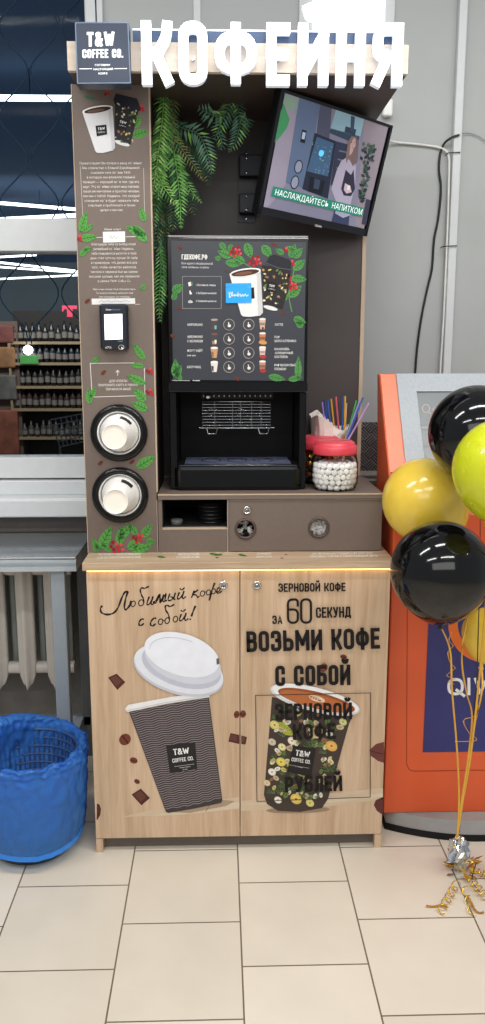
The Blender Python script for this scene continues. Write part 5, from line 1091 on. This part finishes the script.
q = MB(); q.box(P(425,700,QY).x, 2*(QX0+QX1)/2-P(425,700,QY).x+.004, QY-.002, QY, P(424,752,QY).z, .92, M('blue_panel', (44,46,108), .45, noise=.03)); pl = q.build('blue_panel', parent=qk)
a = Art(plane_y(QY-.0022)); a.ring(486,624,33,34,9.5,(228,116,50), n=48); a.line([(494,640),(508,655),(516,663)], 9.5, (228,116,50)); a.build('printed_logo', pl, 'orange ring logo'); a = Art(plane_y(QY-.0022)); a.caps('QIWI', 447.4,695.4,504,694.8,17.4,2.9,(236,234,236),k=2,round_=.5,gapk=1.0); a.build('printed_lettering', pl, 'white lettering')
a = Art(plane_y(QY-.0004)); a.line([(407.5,560),(406.6,764),(409,769.5),(414,771.2),(562,769)], .6, (150,58,26)); a.build('door_seam', qk)
q = MB(); rows = []; BG = M('grey_base', (150,148,146), .5, noise=.05)
for z, o_ in ((.02,.012),(.062,0)):
    rows.append([V((QX0+.015, .6, z))]+[V((QX0+.012+(QX1-QX0-.024)*i/20, .125-o_-.082*(1-((i-10)/10)**2), z)) for i in range(21)]+[V((QX1-.015,.6,z))])
q.grid(rows, BG); q.face(rows[0], BG); q.face(rows[1], BG); q.build('base', parent=qk)
q = MB(); rows = []
for z, o_ in ((.0005,.02),(.02,.016)):
    rows.append([V((QX0+.010, .6, z))]+[V((QX0+.006+(QX1-QX0-.012)*i/20, .125-o_-.082*(1-((i-10)/10)**2), z)) for i in range(21)]+[V((QX1-.010,.6,z))])
q.grid(rows, BLACKM); q.face(rows[1], BLACKM); q.build('rubber_edge', parent=qk)

# ---------------------------------------------------------------- balloons
BBL = M('black_balloon', (10,10,11), .09, noise=.05, spec=.5); 
def pearl(name, col, e): return M(name, col, .2, metal=.0, noise=.02, coat=.3, sss=.3)
BGO = pearl('gold_balloon', (240,206,76), 0); BYE = pearl('yellow_balloon', (206,212,34), 0)
GOLD = M('gold_ribbon', (222,170,66), .3, metal=.3); BRIB = M('black_ribbon', (30,26,22), .35)
TIE = P(457,838,-.19)
def balloon(u, v, rpx, y, mt, lab, kd, rib, rm, rw=.0032):
    c = P(u, v, y); R_ = rpx/FPX*(c-CAM).dot(V((math.sin(YAW)*math.cos(PITCH), math.cos(YAW)*math.cos(PITCH), -math.sin(PITCH))))
    kd = V(kd).normalized(); bl = thing('balloon', lab, 'balloon', c)
    pr = []
    for i in range(33):
        t = PI*i/32; h = -math.cos(t)*R_; r_ = math.sin(t)*R_
        if h > 0: h *= 1+.12*(h/R_)**3; r_ *= 1-.06*(h/R_)**2
        pr.append((r_, h))
    q = MB(); q.lathe(c, pr, mt, 48, axis=kd); q.build('envelope', parent=bl)
    k0 = c+kd*R_*1.115; q = MB(); q.lathe(k0, [(.006,-.006),(.004,.004),(.005,.008),(.009,.016),(.008,.017),(0,.012)], mt, 14, axis=kd); q.build('knot', parent=bl)
    pts = [tuple(k0+kd*.006)]+[tuple(P(a_, b_, y_)) for a_, b_, y_ in rib]+[tuple(TIE)]
    q = MB(); q.tube(catmull(pts, 8), rw, rm, 6, flat=.5); q.build('ribbon', parent=bl); return c, R_
balloon(441,571,50.5,-.25,BBL,'large shiny black balloon in the middle front of the bunch',(.05,.1,-1),[(450,650,-.22),(452,690,-.21),(457,750,-.2),(459,800,-.19)],GOLD)
balloon(425,500.5,42.5,.0,BGO,'golden yellow balloon at the left of the bunch, behind the black one',(.62,-.25,-.55),[(473,580,-.12),(462,650,-.2),(466,690,-.2),(472,716,-.2),(468,760,-.2),(461,805,-.19)],GOLD)
balloon(476,433,47.5,-.15,BBL,'upper black balloon half covered by the greenish yellow balloon',(.1,-.1,-1),[(480,560,-.2),(478,640,-.22),(476,690,-.2),(470,745,-.2),(462,805,-.19)],BRIB,.0016)
balloon(504,469,51,-.38,BYE,'greenish yellow balloon at the right edge of the bunch',(-.15,.25,-1),[(486,600,-.3),(481,660,-.25),(477,700,-.22),(470,760,-.2),(461,810,-.19)],GOLD)
balloon(489,634,27,-.1,BGO,'small gold balloon low at the right, under the black one',(-.25,-.2,-1),[(482,690,-.16),(474,730,-.19),(466,780,-.19)],GOLD)
# curls of ribbon
def curl(px, y0, y1, m, w, lab, amp=0):
    pts = [tuple(P(u, v, y0+(y1-y0)*i/(len(px)-1))) for i, (u, v) in enumerate(px)]
    q = MB(); q.tube(catmull(pts, 6), w, m, 6, flat=.35); return q.build('curled_ribbon', label=lab, cat='ribbon')
curl([(452,632),(449,640),(453,646),(448,652),(450,662),(455,668),(450,672),(447,676),(455,679),(448,682),(454,684)],-.21,-.21,GOLD,.002,'thin gold ribbon coiling beside the string below the front black balloon')
curl([(478,705),(474,716),(465,719),(464,724),(470,734),(476,738),(474,741),(455,741.5)],-.205,-.205,GOLD,.0022,'gold ribbon looping in a zigzag against the blue panel')
curl([(483,700),(478,712),(474,722),(472,740),(467,765),(462,800),(459,832)],-.195,-.185,BRIB,.0018,'dark ribbon running down among the gold balloon strings')
# foil weight and tails on the floor
random.seed(14)
FOIL = M('silver_foil', (206,210,214), .16, metal=1, noise=.15, scale=80); GF = M('gold_foil', (226,182,70), .25, metal=.7, noise=.15, scale=80)
wc = F(461,872,0); q = MB()
bw = thing('balloon_weight', 'crumpled silver foil balloon weight with gold trim on the floor tiles', 'balloon weight', (wc.x,wc.y,0))
rows = []
for k in range(11):
    t = PI*k/10; row = []
    for i in range(20):
        an = i*2*PI/20; rr = (.030*math.sin(t)+.002)*(1+random.uniform(-.32,.32)); row.append(V((wc.x-.008+rr*math.cos(an), wc.y+.01+rr*math.sin(an), max(.001, .060-.055*math.cos(t)+random.uniform(-.008,.008)))))
    rows.append(row)
q.grid(rows, FOIL, closed_u=True, smooth=False); q.build('foil_body', parent=bw)
q = MB()
for i in range(26):
    an = random.uniform(0,2*PI); h = random.uniform(.004,.05); d_ = V((math.cos(an), math.sin(an), random.uniform(-.3,.5))); s_ = V((-math.sin(an), math.cos(an), random.uniform(-.6,.6))); p = V((wc.x,wc.y-.005,h))+d_*.022; L = random.uniform(.02,.045); e = p+d_*L; e.z = max(.002, e.z); f_ = p+d_*L*.6-s_*.008; f_.z = max(.002, f_.z); g_ = p+d_*L*.6+s_*.008; g_.z = max(.002, g_.z); q.face([p, g_, e, f_], GF if i % 3 else FOIL)
q.build('foil_fringe', parent=bw)
q = MB(); q.tube([TIE, tuple(V((wc.x-.004,wc.y+.012,.1)))], .004, GOLD, 8); q.build('tie', parent=bw)
def spring(pxa, pxb, turns, r_, m, w, lab):
    A, B = F(*pxa), F(*pxb); ax = (B-A).normalized(); sd = V((-ax.y, ax.x, 0)); pts = []
    n = turns*14
    for i in range(n+1):
        t = i/n; an = t*turns*2*PI; pts.append(A.lerp(B, t)+sd*r_*math.cos(an)+V((0,0,r_+.003+r_*math.sin(an))))
    q = MB(); q.tube(pts, w, m, 6, flat=.4); return q.build('curled_ribbon', label=lab, cat='ribbon')
spring((457,887),(440,916),5,.011,GF,.0028,'springy gold and black ribbon coil on the floor left of the foil weight')
spring((464,890),(472,918),3,.008,GF,.0022,'short gold ribbon coil on the floor in front of the foil weight')
spring((470,884),(486,902),4,.012,GF,.0028,'gold ribbon coil on the floor right of the foil weight')
spring((478,876),(492,880),3,.010,GF,.0024,'small gold ribbon coil on the floor by the terminal base')
curl([(468,868),(476,862),(472,880),(480,892)],-.21,-.26,BRIB,.002,'dark ribbon tail beside the foil weight')
def flatribbon(px, lab):
    pts = catmull([tuple(F(u, v, .003)) for u, v in px], 5); q = MB(); 
    L = []; R = []
    for i, p in enumerate(pts):
        p = V(p); d_ = (V(pts[min(i+1,len(pts)-1)])-V(pts[max(i-1,0)])).normalized(); s_ = V((-d_.y, d_.x, 0))*.0035; z = V((0,0,.004*abs(math.sin(i*.5)))); L.append(p+s_+z); R.append(p-s_+z)
    q.grid([L, R], GF); return q.build('ribbon_tail', label=lab, cat='ribbon')
flatribbon([(466,896),(472,905),(476,912),(484,913)], 'flat gold ribbon tail lying on the tile joint in front of the weight')
flatribbon([(447,906),(436,906.5),(426,907)], 'flat gold ribbon tail pointing left on the floor')

# ---------------------------------------------------------------- light
wd = bpy.data.worlds.new('world'); SC.world = wd; wd.use_nodes = True; bgn = wd.node_tree.nodes['Background']; bgn.inputs[0].default_value = (.86,.9,.95,1); bgn.inputs[1].default_value = .36
def area(name, loc, rot, sx, sy, power, col=(1,1,1)):
    l = bpy.data.lights.new(name, 'AREA'); l.shape = 'RECTANGLE'; l.size = sx; l.size_y = sy; l.energy = power; l.color = col
    o = bpy.data.objects.new(name, l); COL.objects.link(o); o.location = loc; o.rotation_euler = rot; return o
for i, (x, y) in enumerate(((-1.6,-.9),(.6,-.9),(-1.6,-2.6),(.6,-2.6),(2.4,-1.6))):
    area('ceiling_light', (x, y, 3.35), (0,0,0), 1.6, .12, 30, (1,.985,.955))
area('shop_light', (-.3,-4.2,2.9), (math.radians(62),0,0), 4, 1.2, 40, (1,.98,.95))
area('far_fill_light', (-2.2,7.2,3.0), (math.radians(50),0,0), 2.4, .3, 60, (.95,1,1))  # unseen fill added so the bottles beyond the glass show up
area('sign_glow', (.06,-.2,2.37), (math.radians(90),0,0), .9, .06, .25, (.86,.92,1))
SC.view_settings.view_transform = 'Standard'; SC.view_settings.look = 'None'; SC.view_settings.exposure = 0; SC.view_settings.gamma = 1
